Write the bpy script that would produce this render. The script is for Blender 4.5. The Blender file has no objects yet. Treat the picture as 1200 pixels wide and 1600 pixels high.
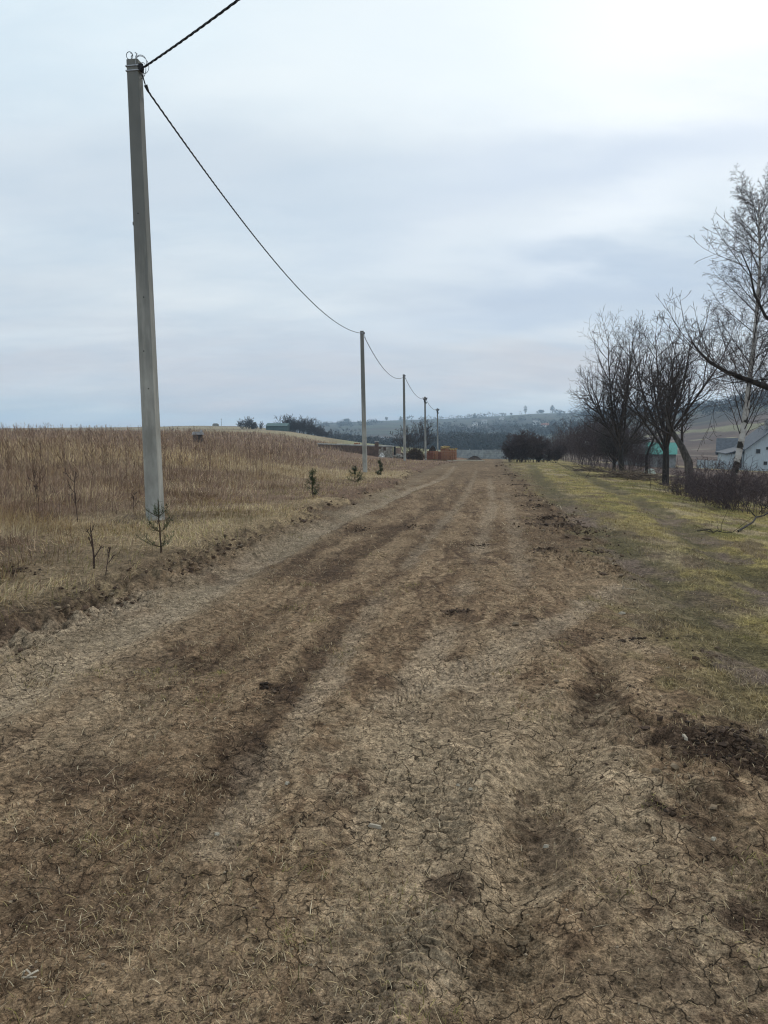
import bpy, math, random
import numpy as np
from mathutils import Vector, Matrix

R = math.radians
SC = bpy.context.scene
COL = SC.collection
random.seed(7)
rng = np.random.default_rng(11)

# ------------------------------------------------------------------ camera
PITCH = R(6.1)
EYE = 1.6
cam_d = bpy.data.cameras.new('camera')
cam_d.sensor_fit = 'VERTICAL'
cam_d.sensor_height = 24.0
cam_d.lens = 24.0 * 1200 / 1600
cam_d.clip_start = 0.05
cam_d.clip_end = 20000
cam = bpy.data.objects.new('camera', cam_d)
cam.location = (0, 0, EYE)
cam.rotation_euler = (R(90) - PITCH, 0, 0)
COL.objects.link(cam)
SC.camera = cam

# ------------------------------------------------------------------ view
SC.view_settings.view_transform = 'Standard'
SC.view_settings.look = 'None'
SC.view_settings.exposure = 0.0
SC.view_settings.gamma = 1.0
SC.view_settings.use_curve_mapping = False
SC.cycles.max_bounces = 4
SC.cycles.diffuse_bounces = 2
SC.cycles.glossy_bounces = 1
SC.cycles.volume_bounces = 1
SC.cycles.transparent_max_bounces = 4
SC.cycles.use_denoising = True
SC.cycles.denoiser = 'OPENIMAGEDENOISE'
SC.cycles.denoising_input_passes = 'RGB_ALBEDO_NORMAL'
SC.cycles.denoising_prefilter = 'ACCURATE'
SC.cycles.sample_clamp_indirect = 2.0
SC.cycles.sample_clamp_direct = 6.0
SC.cycles.filter_width = 1.2

SUN_AZ, SUN_EL = R(32), R(42)       # azimuth from +Y towards +X


def px_dir(px, py):
    """direction of a photo pixel (1200 x 1600) in the world"""
    c, s = math.cos(PITCH), math.sin(PITCH)
    u, v = (px - 600) / 1200.0, (800 - py) / 1200.0
    d = Vector((u, c + v * s, -s + v * c))
    return d


# ------------------------------------------------------------------ world: overcast sky with soft cloud
world = bpy.data.worlds.new('World')
SC.world = world
world.use_nodes = True
nt = world.node_tree
nt.nodes.clear()
N = nt.nodes.new
LK = nt.links.new


def mth(op, a, b=None, c=None, clamp=False):
    n = N('ShaderNodeMath'); n.operation = op; n.use_clamp = clamp
    for i, v in enumerate((a, b, c)):
        if v is None:
            continue
        if isinstance(v, (int, float)):
            n.inputs[i].default_value = v
        else:
            LK(v, n.inputs[i])
    return n.outputs[0]


def mixc(f, a, b, mode='MIX'):
    n = N('ShaderNodeMix'); n.data_type = 'RGBA'; n.blend_type = mode
    n.clamp_factor = True
    if isinstance(f, (int, float)):
        n.inputs[0].default_value = f
    else:
        LK(f, n.inputs[0])
    for i, v in ((6, a), (7, b)):
        if isinstance(v, (tuple, list)):
            n.inputs[i].default_value = (*v[:3], 1)
        else:
            LK(v, n.inputs[i])
    return n.outputs[2]


def lin(r, g, b):
    return tuple(((c / 255 / 12.92) if c / 255 < .04045 else ((c / 255 + .055) / 1.055) ** 2.4) for c in (r, g, b))


tc = N('ShaderNodeTexCoord')
sep = N('ShaderNodeSeparateXYZ'); LK(tc.outputs['Generated'], sep.inputs[0])
dx, dy, dz = sep.outputs
elev = mth('MAXIMUM', dz, 0.0)
ramp = N('ShaderNodeValToRGB')
LK(elev, ramp.inputs[0])
cr = ramp.color_ramp
stops = [(0.0, lin(232, 221, 222)), (0.05, lin(222, 219, 223)), (0.13, lin(206, 215, 225)), (0.22, lin(200, 217, 230)),
         (0.30, lin(203, 221, 235)), (0.40, lin(214, 233, 245)), (0.55, lin(224, 240, 250)), (1.0, lin(196, 210, 228))]
cr.elements[0].position, cr.elements[0].color = stops[0][0], (*stops[0][1], 1)
cr.elements[1].position, cr.elements[1].color = stops[-1][0], (*stops[-1][1], 1)
for p, c in stops[1:-1]:
    e = cr.elements.new(p); e.color = (*c, 1)
# cloud layer: project the view direction on a flat deck so that bands close up towards the horizon
den = mth('ADD', elev, 0.26)
u_ = mth('DIVIDE', dx, den); v_ = mth('DIVIDE', dy, den)
cmb = N('ShaderNodeCombineXYZ'); LK(u_, cmb.inputs[0]); LK(v_, cmb.inputs[1])
mp = N('ShaderNodeMapping'); LK(cmb.outputs[0], mp.inputs[0])
mp.inputs['Rotation'].default_value = (0, 0, R(-22)); mp.inputs['Scale'].default_value = (1.0, 2.0, 1)
mp.inputs['Location'].default_value = (3.1, 1.7, 0)
nz = N('ShaderNodeTexNoise'); LK(mp.outputs[0], nz.inputs['Vector'])
nz.inputs['Scale'].default_value = 0.9; nz.inputs['Detail'].default_value = 5; nz.inputs['Roughness'].default_value = 0.42
nz.inputs['Distortion'].default_value = 0.5
cl = N('ShaderNodeMapRange'); LK(nz.outputs[0], cl.inputs[0])
cl.inputs[1].default_value = 0.44; cl.inputs[2].default_value = 0.64
cl.interpolation_type = 'SMOOTHSTEP'
nz2 = N('ShaderNodeTexNoise'); LK(mp.outputs[0], nz2.inputs['Vector'])
nz2.inputs['Scale'].default_value = 2.3; nz2.inputs['Detail'].default_value = 4; nz2.inputs['Roughness'].default_value = 0.5
base = mixc(mth('MULTIPLY', cl.outputs[0], 0.85), ramp.outputs[0], lin(240, 247, 250))
dk = N('ShaderNodeMapRange'); LK(nz2.outputs[0], dk.inputs[0])
dk.inputs[1].default_value = 0.62; dk.inputs[2].default_value = 0.36
base = mixc(mth('MULTIPLY', dk.outputs[0], 0.42), base, lin(178, 202, 222))


def glow(px, py, sx, sy, rot, amt, colr):
    """a soft bright (or dim) patch of cloud at a direction, elliptical"""
    global base
    d = px_dir(px, py).normalized()
    r_ = Vector((d.y, -d.x, 0)).normalized(); u = r_.cross(d)
    a = r_ * math.cos(rot) + u * math.sin(rot); b = u * math.cos(rot) - r_ * math.sin(rot)
    acc = None
    for ax, s in ((a, sx / 1200), (b, sy / 1200)):
        vd = N('ShaderNodeVectorMath'); vd.operation = 'DOT_PRODUCT'
        LK(wv, vd.inputs[0]); vd.inputs[1].default_value = ax
        q = mth('POWER', mth('ABSOLUTE', mth('DIVIDE', vd.outputs['Value'], s)), 2.0)
        acc = q if acc is None else mth('ADD', acc, q)
    vf = N('ShaderNodeVectorMath'); vf.operation = 'DOT_PRODUCT'
    LK(wv, vf.inputs[0]); vf.inputs[1].default_value = d
    g = mth('EXPONENT', mth('MULTIPLY', acc, -1.0))
    g = mth('MULTIPLY', g, mth('GREATER_THAN', vf.outputs['Value'], 0.0))
    base = mixc(mth('MULTIPLY', g, amt), base, colr)


nz3 = N('ShaderNodeTexNoise'); LK(mp.outputs[0], nz3.inputs['Vector']); nz3.inputs['Scale'].default_value = 6.5; nz3.inputs['Detail'].default_value = 6; nz3.inputs['Roughness'].default_value = 0.6; nz3.inputs['Distortion'].default_value = .8
fn = N('ShaderNodeMapRange'); LK(nz3.outputs[0], fn.inputs[0]); fn.inputs[1].default_value = 0.35; fn.inputs[2].default_value = 0.7
base = mixc(mth('MULTIPLY', fn.outputs[0], 0.20), base, lin(243, 249, 252))
# warp the direction a little so that the patches get uneven edges
wn = N('ShaderNodeTexNoise'); LK(mp.outputs[0], wn.inputs['Vector']); wn.inputs['Scale'].default_value = 2.2; wn.inputs['Detail'].default_value = 6
ws = N('ShaderNodeVectorMath'); ws.operation = 'SUBTRACT'; LK(wn.outputs[1], ws.inputs[0]); ws.inputs[1].default_value = (.5, .5, .5)
wm = N('ShaderNodeVectorMath'); wm.operation = 'SCALE'; LK(ws.outputs[0], wm.inputs[0]); wm.inputs['Scale'].default_value = 0.13
wa = N('ShaderNodeVectorMath'); wa.operation = 'ADD'; LK(tc.outputs['Generated'], wa.inputs[0]); LK(wm.outputs[0], wa.inputs[1])
wv = wa.outputs[0]
glow(1130, 40, 380, 190, 0.1, 1.0, (1.12, 1.14, 1.16))
glow(560, 90, 460, 180, 0.1, 0.70, lin(240, 250, 254))
glow(940, 340, 130, 50, 0.45, 1.0, (1.05, 1.10, 1.14))
glow(880, 330, 260, 110, 0.35, 0.45, lin(240, 248, 252))
glow(720, 350, 190, 60, 0.2, 0.75, lin(240, 247, 252))
glow(250, 285, 520, 85, 0.05, 0.60, lin(186, 202, 219))
glow(1000, 245, 320, 50, 0.1, 0.55, lin(196, 212, 234))
glow(860, 470, 330, 60, 0.1, 0.65, lin(176, 195, 220))
glow(250, 470, 420, 60, 0.0, 0.45, lin(216, 225, 232))
glow(850, 565, 300, 30, 0.0, 0.40, lin(208, 206, 210))
glow(200, 590, 500, 50, 0.0, 0.35, lin(186, 198, 212))

sky = N('ShaderNodeTexSky'); sky.sky_type = 'NISHITA'; sky.sun_disc = False
sky.sun_elevation = SUN_EL; sky.sun_rotation = SUN_AZ; sky.air_density = 1.0; sky.dust_density = 3.0
bg1 = N('ShaderNodeBackground'); LK(base, bg1.inputs[0]); bg1.inputs[1].default_value = 1.08
bg2 = N('ShaderNodeBackground'); LK(sky.outputs[0], bg2.inputs[0]); bg2.inputs[1].default_value = 0.05
mx = N('ShaderNodeMixShader'); mx.inputs[0].default_value = 0.06
LK(bg1.outputs[0], mx.inputs[1]); LK(bg2.outputs[0], mx.inputs[2])
wo = N('ShaderNodeOutputWorld'); LK(mx.outputs[0], wo.inputs[0])

# ------------------------------------------------------------------ sun behind thin cloud
sun_d = bpy.data.lights.new('sun', 'SUN')
sun_d.energy = 1.5
sun_d.angle = R(10)
sun_d.color = (1.0, 0.93, 0.82)
sun = bpy.data.objects.new('sun', sun_d)
sd = Vector((math.sin(SUN_AZ) * math.cos(SUN_EL), math.cos(SUN_AZ) * math.cos(SUN_EL), math.sin(SUN_EL)))
sun.rotation_euler = sd.to_track_quat('Z', 'Y').to_euler()
sun.location = (0, 0, 50)
COL.objects.link(sun)

HAZE = 0.00031


# ------------------------------------------------------------------ numpy noise
_prm = np.random.default_rng(5).permutation(4096).astype(np.int32)
_ga = np.random.default_rng(6).uniform(0, 2 * math.pi, 4096)
_gx, _gy = np.cos(_ga).astype(np.float32), np.sin(_ga).astype(np.float32)


def pnoise(x, y, seed=0):
    x = np.asarray(x, float) + seed * 17.31; y = np.asarray(y, float) - seed * 9.77
    ix, iy = np.floor(x), np.floor(y)
    fx, fy = (x - ix).astype(np.float32), (y - iy).astype(np.float32)
    ix = ix.astype(np.int32); iy = iy.astype(np.int32)
    ux, uy = fx * fx * (3 - 2 * fx), fy * fy * (3 - 2 * fy)
    p0 = _prm[ix & 4095]; p1 = _prm[(ix + 1) & 4095]

    def g(p, oy, gx, gy):
        h = _prm[(p + iy + oy + seed * 131) & 4095]
        return _gx[h] * gx + _gy[h] * gy
    n0 = g(p0, 0, fx, fy); n0 += (g(p1, 0, fx - 1, fy) - n0) * ux
    n1 = g(p0, 1, fx, fy - 1); n1 += (g(p1, 1, fx - 1, fy - 1) - n1) * ux
    return (n0 + (n1 - n0) * uy) * 1.5


def fbm(x, y, oct=4, seed=0, gain=0.5):
    s = 0; a = 1; t = 0
    for i in range(oct):
        s = s + a * pnoise(x * 2 ** i + 13.7 * i, y * 2 ** i - 7.3 * i, seed + i)
        t += a; a *= gain
    return s / t


def sst(a, b, x):
    t = np.clip((x - a) / (b - a), 0, 1)
    return t * t * (3 - 2 * t)


# ------------------------------------------------------------------ the lie of the land (heights by azimuth and distance)
T_R = np.array([0, 5, 13, 25, 43, 73, 97, 130, 170, 250, 300, 400, 550, 700, 1000, 1300, 1600, 2000, 2400, 3000, 4200.])
T_A = np.array([-180, -60, -27, -18.4, -14, -9.5, -7.1, -3.8, 0, 4.8, 7.1, 11.8, 18.4, 23, 26.6, 60, 180.])
T_Z = np.array([
    [0, 0, 0, 0, 0, 0, 0, 0, 0, 0, 0, 0, 0, 0, 0, 0, 0, 0, 0, 0, 0],
    [0, 0, .1, .2, .3, .8, 1.2, 1.3, .8, 0, 0, 0, 2, 3, 3, 3, 3, 3, 3, 3, 3],
    [0, 0, .1, .2, .3, .8, 1.2, 1.35, .9, 0, 0, 0, 2, 3, 3, 3, 3, 3, 3, 3, 3],
    [0, 0, .05, .1, .1, .5, .9, 1.25, 1.1, .8, 1, 1.8, 3.2, 4, 3, 2, 2, 2, 2, 2, 2],
    [0, 0, 0, .0, 0, .3, .65, 1.0, 1.2, 1.3, 1.8, 2.9, 4.6, 4.6, 3, 0, 0, 0, 0, 0, 0],
    [0, 0, 0, -.2, -.3, -.1, .2, .6, 1.0, 1.6, 1.9, 2.7, 4.2, 3.5, 0, 0, 0, 0, 0, 0, 0],
    [0, 0, 0, -.25, -.6, -.6, -.4, -.1, .3, .9, 1.2, 1.4, 0, -3, -6, 0, 6, 12, 12, 8, 4],
    [0, 0, 0, -.3, -.9, -1.0, -1.1, -1.3, -1.5, -1.5, -1.6, -4, -8, -9, -5, 3, 12, 21, 22, 15, 8],
    [0, 0, 0, -.3, -.9, -1.3, -1.9, -2.5, -2.8, -3.2, -4.6, -9, -10, -9, -4, 6, 16, 26, 26, 18, 10],
    [0, 0, 0, -.3, -.9, -1.5, -2.44, -3.1, -4.2, -5.2, -6.5, -10, -11, -10, -4, 8, 18, 31, 30, 20, 10],
    [0, 0, 0, -.3, -.9, -1.5, -2.4, -3.1, -4.3, -5.4, -6.7, -10, -11, -9, -3, 10, 22, 35, 33, 22, 10],
    [0, 0, 0, -.3, -.8, -1.5, -2.3, -3.2, -4.3, -5.6, -7, -9, -9, -6, 0, 14, 29, 45, 40, 25, 10],
    [0, 0, -.05, -.4, -1.0, -2.0, -2.9, -3.8, -4.8, -5.4, -5.4, -4.5, 0, 6, 18, 30, 36, 40, 35, 25, 10],
    [0, 0, -.1, -.6, -1.4, -2.5, -3.2, -4.1, -5.0, -5.3, -4.8, -1.5, 7, 15, 30, 38, 42, 42, 35, 25, 10],
    [0, -.03, -.15, -.75, -1.8, -2.8, -3.4, -4.3, -5.0, -5.0, -3.6, 2, 14, 26, 44, 50, 50, 45, 40, 30, 15],
    [0, -.05, -.3, -1, -2, -3, -3.5, -4, -4.5, -4, -2, 5, 20, 35, 50, 60, 60, 55, 50, 40, 20],
    [0, 0, 0, 0, 0, 0, 0, 0, 0, 0, 0, 0, 0, 0, 0, 0, 0, 0, 0, 0, 0]])
_lr = lambda r: np.log(r + 6.0)
_GR = np.linspace(_lr(0.), _lr(4200.), 320)
_GA = np.linspace(-180, 180, 1441)
_t = np.array([np.interp(_GR, _lr(T_R), row) for row in T_Z])
_G = np.array([np.interp(_GA, T_A, _t[:, j]) for j in range(len(_GR))]).T       # [a, r]
_k = np.exp(-np.linspace(-2, 2, 13) ** 2); _k /= _k.sum()
_P = np.pad(_G, ((6, 6), (0, 0)), mode='edge'); _G = sum(_k[i] * _P[i:i + _G.shape[0]] for i in range(13))
_k = np.exp(-np.linspace(-2, 2, 9) ** 2); _k /= _k.sum()
_P = np.pad(_G, ((0, 0), (4, 4)), mode='edge'); _G = sum(_k[i] * _P[:, i:i + _G.shape[1]] for i in range(9))


def macro(x, y):
    x = np.asarray(x, float); y = np.asarray(y, float)
    r = np.minimum(np.hypot(x, y), 4199.); a = np.degrees(np.arctan2(x, y))
    fi = (a + 180) / 360 * 1440; fj = (_lr(r) - _GR[0]) / (_GR[-1] - _GR[0]) * 319
    i = np.clip(fi.astype(int), 0, 1439); j = np.clip(fj.astype(int), 0, 318)
    fi = fi - i; fj = fj - j
    return (_G[i, j] * (1 - fi) * (1 - fj) + _G[i + 1, j] * fi * (1 - fj) + _G[i, j + 1] * (1 - fi) * fj + _G[i + 1, j + 1] * fi * fj)


def at(px, py, zf=None):
    """ground point seen at a photo pixel"""
    zf = zf or macro
    d = px_dir(px, py)
    t0 = 1.0; t = 1.0
    while t < 4000:
        p = Vector((0, 0, EYE)) + d * t
        if p.z < float(zf(p.x, p.y)):
            lo, hi = t0, t
            for _ in range(24):
                m = (lo + hi) / 2
                p = Vector((0, 0, EYE)) + d * m
                if p.z < float(zf(p.x, p.y)): hi = m
                else: lo = m
            return Vector((0, 0, EYE)) + d * hi
        t0 = t; t *= 1.01
    return Vector((0, 0, EYE)) + d * 4000


def atr(px, r):
    """ground point at a photo column and a distance ahead"""
    x = (px - 600) / 1200.0 * r * 1.0
    return x, r


# road edges: x as a function of y
def edge(pts, head, tail):
    w = [at(*p) for p in pts]
    w.sort(key=lambda v: v.y)
    ys = np.array([-30.0, 0.0] + [v.y for v in w] + [400.0]); xs = np.array([head[0], head[1]] + [v.x for v in w] + [tail])
    ys, xs = ys, xs
    return lambda y: np.interp(y, ys, xs)


E_L = edge([(0, 1005), (150, 945), (300, 882), (400, 846), (500, 800), (600, 762), (650, 738), (695, 724)], (-5.6, -4.2), 50.)
E_R = edge([(790, 730), (830, 762), (890, 815), (925, 860), (960, 950), (1005, 1020), (1050, 1080), (1130, 1150), (1200, 1215)], (2.5, 1.4), 60.)


def warpx(y, s):
    return fbm(y * 0.45, y * 0 + s, 3, 5 + s) * 0.35 + fbm(y * 2.1, y * 0 + s, 2, 15 + s) * 0.10


def poly_d(x, y, pts):
    """distance to a polyline, and how far along (0..1)"""
    best = np.full(x.shape, 1e9)
    n = len(pts) - 1
    tt = np.zeros(x.shape)
    for i in range(n):
        ax, ay = pts[i]; bx, by = pts[i + 1]
        ex, ey = bx - ax, by - ay
        t = np.clip(((x - ax) * ex + (y - ay) * ey) / (ex * ex + ey * ey), 0, 1)
        d = np.hypot(x - ax - t * ex, y - ay - t * ey)
        m = d < best
        best = np.where(m, d, best); tt = np.where(m, (i + t) / n, tt)
    return best, tt


def wline(pix):
    return [(p.x, p.y) for p in (at(*q) for q in pix)]


# wheel marks on the scraped lane: photo course, half width (m), depth (m), tint (>0 pale and pressed, <0 dark)
RUTS = [
    (wline([(-80, 1140), (60, 1055), (200, 985), (350, 905), (480, 838), (600, 785), (690, 748), (712, 728)]), .20, .030, .55),
    (wline([(-60, 1035), (100, 980), (250, 925), (400, 868), (520, 815), (620, 772)]), .22, .020, .45),
    (wline([(60, 1200), (240, 1080), (390, 985), (500, 900), (600, 840), (680, 790), (715, 745)]), .13, .010, -.20),
    (wline([(250, 1320), (370, 1180), (470, 1050), (560, 950), (640, 868), (700, 805), (735, 745)]), .14, .010, -.20),
    (wline([(330, 1330), (450, 1150), (530, 1030), (610, 915), (670, 842), (725, 780), (745, 735)]), .10, .012, .24),
    (wline([(560, 1600), (600, 1300), (640, 1090), (700, 960), (745, 870), (770, 790), (765, 745)]), .13, .012, .26),
    (wline([(770, 1600), (800, 1400), (840, 1260), (900, 1130), (960, 1030)]), .13, .040, -.45),
    (wline([(640, 1500), (700, 1250), (760, 1080), (800, 980), (815, 900), (805, 830), (790, 770)]), .13, .010, .20),
    (wline([(600, 1100), (700, 1060), (790, 1010), (900, 960), (970, 920)]), .15, .012, .32),
    (wline([(1210, 1440), (1150, 1340), (1100, 1260)]), .12, .020, -.30),
]
GRASS_RUTS = [
    (wline([(830, 726), (838, 742), (862, 772), (905, 812), (960, 858), (1060, 930), (1150, 995), (1280, 1075)]), .26, .06, 1),
    (wline([(880, 726), (905, 738), (960, 766), (1030, 800), (1095, 848), (1190, 905), (1290, 960)]), .26, .06, 1),
]
# (px, py, radius along x, radius along y (m), amount) pale clay and dark damp patches
PALE = [(760, 1160, .9, .9, .8), (690, 1330, .4, .5, .7), (880, 1240, .4, .5, .6), (620, 1480, .25, .25, .5), (40, 1040, 1.0, 1.0, .6), (1000, 1350, .35, .45, .5),
        (640, 1450, .35, .3, .5), (1060, 1500, .3, .25, .5), (790, 1000, .5, .5, .35), (1010, 1010, .35, .35, .5), (120, 1130, .6, .6, .4), (560, 1270, .3, .4, .4), (1150, 1420, .3, .3, .3)]
DARK = [(140, 1215, .34, .18, .65), (290, 1032, .5, .25, .5), (370, 1180, .18, .34, .55), (1000, 1145, .20, .18, .6), (1120, 1165, .42, .3, 1.0), (1180, 1190, .3, .25, 1.0), (470, 880, .9, .9, .45),
        (860, 1290, .16, .3, .7), (200, 1430, .4, .2, .3), (420, 1540, .4, .2, .3), (90, 1400, .3, .2, .3), (710, 958, .16, .12, 1.0), (430, 1070, .14, .07, .9), (858, 862, .2, .25, 1.0),
        (690, 1390, .09, .12, .8), (1180, 1440, .10, .10, .9), (1040, 1265, .08, .08, .8), (960, 1480, .2, .2, .5), (330, 900, .35, .35, .5), (560, 830, .5, .5, .4), (700, 1120, .4, .2, .3), (880, 820, .5, 1.2, .8),
        (900, 990, .35, .4, .25), (20, 912, .3, .3, 1.0)]
_patch = lambda L: [(*at(px, py).xy, a, b, k) for px, py, a, b, k in L]
PALE = _patch(PALE); DARK = _patch(DARK)


def masks(x, y):
    r = np.hypot(x, y)
    el = E_L(y) + warpx(y, 1) * np.clip(y / 10, .4, 1.6)
    er = E_R(y) + warpx(y, 2) * np.clip(y / 10, .4, 1.6) + fbm(x * 1.5, y * 1.2, 4, 31, .65) * .75
    return r, x - el, er - x          # distance inside the left and right edge


def detail(x, y):
    """bumps, banks and ruts on top of the lie of the land"""
    x = np.asarray(x, float); y = np.asarray(y, float)
    r, dl, dr = masks(x, y)
    inside = np.minimum(dl, dr)
    lane = sst(-.1, .35, inside) * (y > -30)
    z = fbm(x * .35, y * .35, 3, 3) * .05 * sst(1.0, 5, r)
    # bank on the left, dug up by the grader
    near = np.exp(-(dl / .35) ** 2)
    lump = np.clip(np.abs(fbm(x * 4, y * 4, 3, 8)), 0, .35)
    z = z + .13 * sst(.15, -.45, dl) * np.exp(-np.clip(-dl - .5, 0, 50) / 4) + near * (lump - .12) * .26
    # spoil heaped along the right edge
    nr = np.exp(-((dr - .15) / .4) ** 2) * sst(-.15, .45, fbm(x * .5, y * .35, 2, 44) + .12)
    z = z + nr * lump * .28 * np.clip(r / 9, .25, 1)
    for pts, w, dep, _ in RUTS:
        d, t = poly_d(x, y, pts)
        d = d + fbm(x * 1.3, y * 1.3, 2, 61) * .10
        if w < .18:
            tr_ = np.sin(t * 2 * math.pi * 150 + d * 22) * np.exp(-(d / w) ** 4) * sst(14, 5, r) * sst(-.1, .2, fbm(x * 1.4, y * 1.4, 2, 49))
            z = z + lane * tr_ * .008
        z = z - lane * (dep * np.exp(-(d / w) ** 2) - dep * .5 * np.exp(-((d - w * 1.7) / (w * .5)) ** 2)) * sst(-.6, -.1, fbm(x * .5, y * .3, 2, 17)) * 1.5
    for pts, w, dep, _ in GRASS_RUTS:
        d, t = poly_d(x, y, pts)
        z = z - dep * np.exp(-(d / w) ** 2)
    for cx, cy, a, b, k in DARK:
        q = ((x - cx) / a) ** 2 + ((y - cy) / b) ** 2
        m = np.exp(-q)
        if k >= 1.0:
            z = z + m * (lump * .09 + .01) * np.clip(a / .3, .3, 1)
        else:
            z = z - m * .02
    sn = dl / np.maximum(dl + dr, .5)
    z = z + lane * (fbm(sn * 13, y * .13, 5, 40, .62) * .016 + fbm(sn * 34, y * .22, 3, 43, .6) * .016) * sst(70, 25, r)
    z = z + lane * (fbm(x * 2.2, y * 1.6, 3, 9) * .022 + fbm(x * 11, y * 11, 4, 10, .7) * .020 * sst(30, 10, r))
    z = z + (1 - lane) * (fbm(x * 1.3, y * 1.3, 3, 20) * .06 * sst(3, 12, r) + fbm(x * 7, y * 7, 3, 21) * .03 * sst(40, 15, r))
    return z * sst(260, 120, r)


def ground(x, y):
    return macro(x, y) + detail(x, y)


P_NEAR = at(243, 812, ground)


def gz(x, y):
    return float(ground(np.array([x]), np.array([y]))[0])


# ------------------------------------------------------------------ base colours of the ground (albedo, no light in them)
def mixn(a, b, t):
    t = np.clip(t, 0, 1)[:, None]
    return a * (1 - t) + b * t


def C(r, g, b):
    return np.array([[r, g, b]])


def ground_col(x, y):
    r, dl, dr = masks(x, y)
    n = len(x)
    el = E_L(y); er = E_R(y)
    cen = (el + er) / 2
    s = x - cen
    sn = dl / np.maximum(dl + dr, .5)
    streak = fbm(sn * 16, y * .13, 5, 40, .66)
    tyre = fbm(sn * 46, y * .16, 3, 43, .6) * 1.35
    blot = fbm(x * .8, y * .8, 4, 41)
    fine = fbm(x * 4.5, y * 4.5, 3, 42)
    lane_c = mixn(C(.235, .165, .105), C(.350, .262, .172), sst(-.30, .36, blot * .45 + streak * .9 + tyre * .8))
    lane_c = mixn(lane_c, C(.125, .085, .058), sst(.0, .42, -blot * .5 + .35 * fine - .7 * streak - .4 * tyre) * .85)
    br = fbm(x * .9, y * .5, 3, 47)
    lane_c = mixn(lane_c, C(.175, .118, .074), sst(.0, .4, br) * .5)        # trampled straw and roots
    for pts, w, dep, tint in RUTS:
        d, t = poly_d(x, y, pts)
        d = d + fbm(x * 1.3, y * 1.3, 2, 61) * .10 + fbm(x * 5, y * 5, 3, 62) * .10
        on = sst(-.50, -.02, fbm(x * .6 + 5, y * .4, 3, 18 + int(abs(dep) * 1000)))
        m = np.exp(-(d / (w * .95)) ** 4) * on
        lane_c = mixn(lane_c, C(.420, .345, .255) if tint > 0 else C(.075, .052, .036), np.clip(m * abs(tint) * 2.2, 0, .95))
    wob = fbm(x * 4, y * 4, 5, 71, .72) * 2.4
    for cx, cy, a, b, k in PALE:
        q = ((x - cx) / a) ** 2 + ((y - cy) / b) ** 2
        lane_c = mixn(lane_c, C(.400, .318, .220), sst(1.5, .2, q + wob) * k)
    for cx, cy, a, b, k in DARK:
        q = ((x - cx) / a) ** 2 + ((y - cy) / b) ** 2
        lane_c = mixn(lane_c, C(.085, .058, .042), sst(1.2, .4, q + wob * 1.3) * k * .9)
    # pale strip of pressed clay close to the left edge
    m = np.exp(-((dl - .55) / .45) ** 2) * sst(-.4, .1, blot)
    lane_c = mixn(lane_c, C(.300, .250, .180), m * .7)
    m = np.exp(-((dr - .2) / .5) ** 2) * sst(-.3, .2, fine + blot)
    lane_c = mixn(lane_c, C(.085, .058, .040), m * .7 * sst(8, 12, y))
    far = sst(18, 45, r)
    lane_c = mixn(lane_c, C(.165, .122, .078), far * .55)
    # right: turf
    gb = fbm(x * .45, y * .45, 4, 50)
    turf = mixn(C(.240, .190, .070), C(.142, .126, .044), sst(-.2, .3, gb))
    turf = mixn(turf, C(.300, .235, .145), sst(.05, .35, fbm(x * .7, y * .5, 3, 51)) * .8)
    turf = mixn(turf, C(.120, .085, .055), sst(.08, .3, fbm(x * 1.2, y * .9, 3, 52)) * .8)
    turf = mixn(turf, C(.110, .080, .055), sst(1.8, .6, dr * -1 + fine) * .6)
    turf = turf * (1 + .55 * fbm(x * 4, y * 4, 3, 68, .7))[:, None]
    for pts, w, dep, _ in GRASS_RUTS:
        d, t = poly_d(x, y, pts)
        d = d + fbm(x, y, 2, 63) * .30 + fbm(x * 4, y * 4, 4, 68, .7) * .35
        m = np.exp(-(d / (w * 1.6)) ** 4) * sst(-.7, -.15, fbm(x * .35, y * .35, 2, 64))
        turf = mixn(turf, C(.088, .074, .038), m * .8 * (1 + .6 * fbm(x * 2.5, y * 2.5, 3, 73)))
        m2 = np.exp(-(d / (w * 1.3)) ** 4) * sst(-.15, .15, fbm(x * .6, y * .6, 4, 65, .65)) * sst(26, 14, r)
        turf = mixn(turf, C(.150, .110, .085), m2 * .95)
    # left: rough field
    fb = fbm(x * .25, y * .12, 4, 55)
    fld = mixn(C(.170, .120, .075), C(.230, .175, .105), sst(-.3, .35, fb))
    fld = mixn(fld, C(.110, .075, .050), sst(.0, .45, fbm(x * .5, y * .4, 3, 56)))
    yw = y + fbm(x * .12, y * .12, 3, 53) * 9
    pale_b = np.clip(sst(29, 34, yw) * sst(52, 44, yw) + sst(9, 11, yw) * sst(15.5, 13, yw), 0, 1)
    fld = mixn(fld, C(.300, .225, .130), pale_b * .7)
    fld = mixn(fld, C(.150, .092, .066), (1 - pale_b) * sst(12, 17, yw) * .7)
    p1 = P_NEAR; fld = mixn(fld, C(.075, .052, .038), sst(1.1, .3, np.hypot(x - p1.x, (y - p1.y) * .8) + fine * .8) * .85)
    vg = np.exp(-((dl + .1) / .30) ** 2) * sst(-.3, .1, fbm(x * 2, y * 2, 3, 57) + .1)
    # beyond the hedge line on the right: fields
    a = np.degrees(np.arctan2(x, y))
    rf = r * (1 + .25 * (a - 18) / 20) + fbm(x * .02, y * .02, 2, 58) * 20
    plough = mixn(C(.078, .054, .046), C(.105, .076, .060), sst(-.2, .2, fbm(x * .05, y * .05, 3, 59)))
    vall = plough
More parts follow.
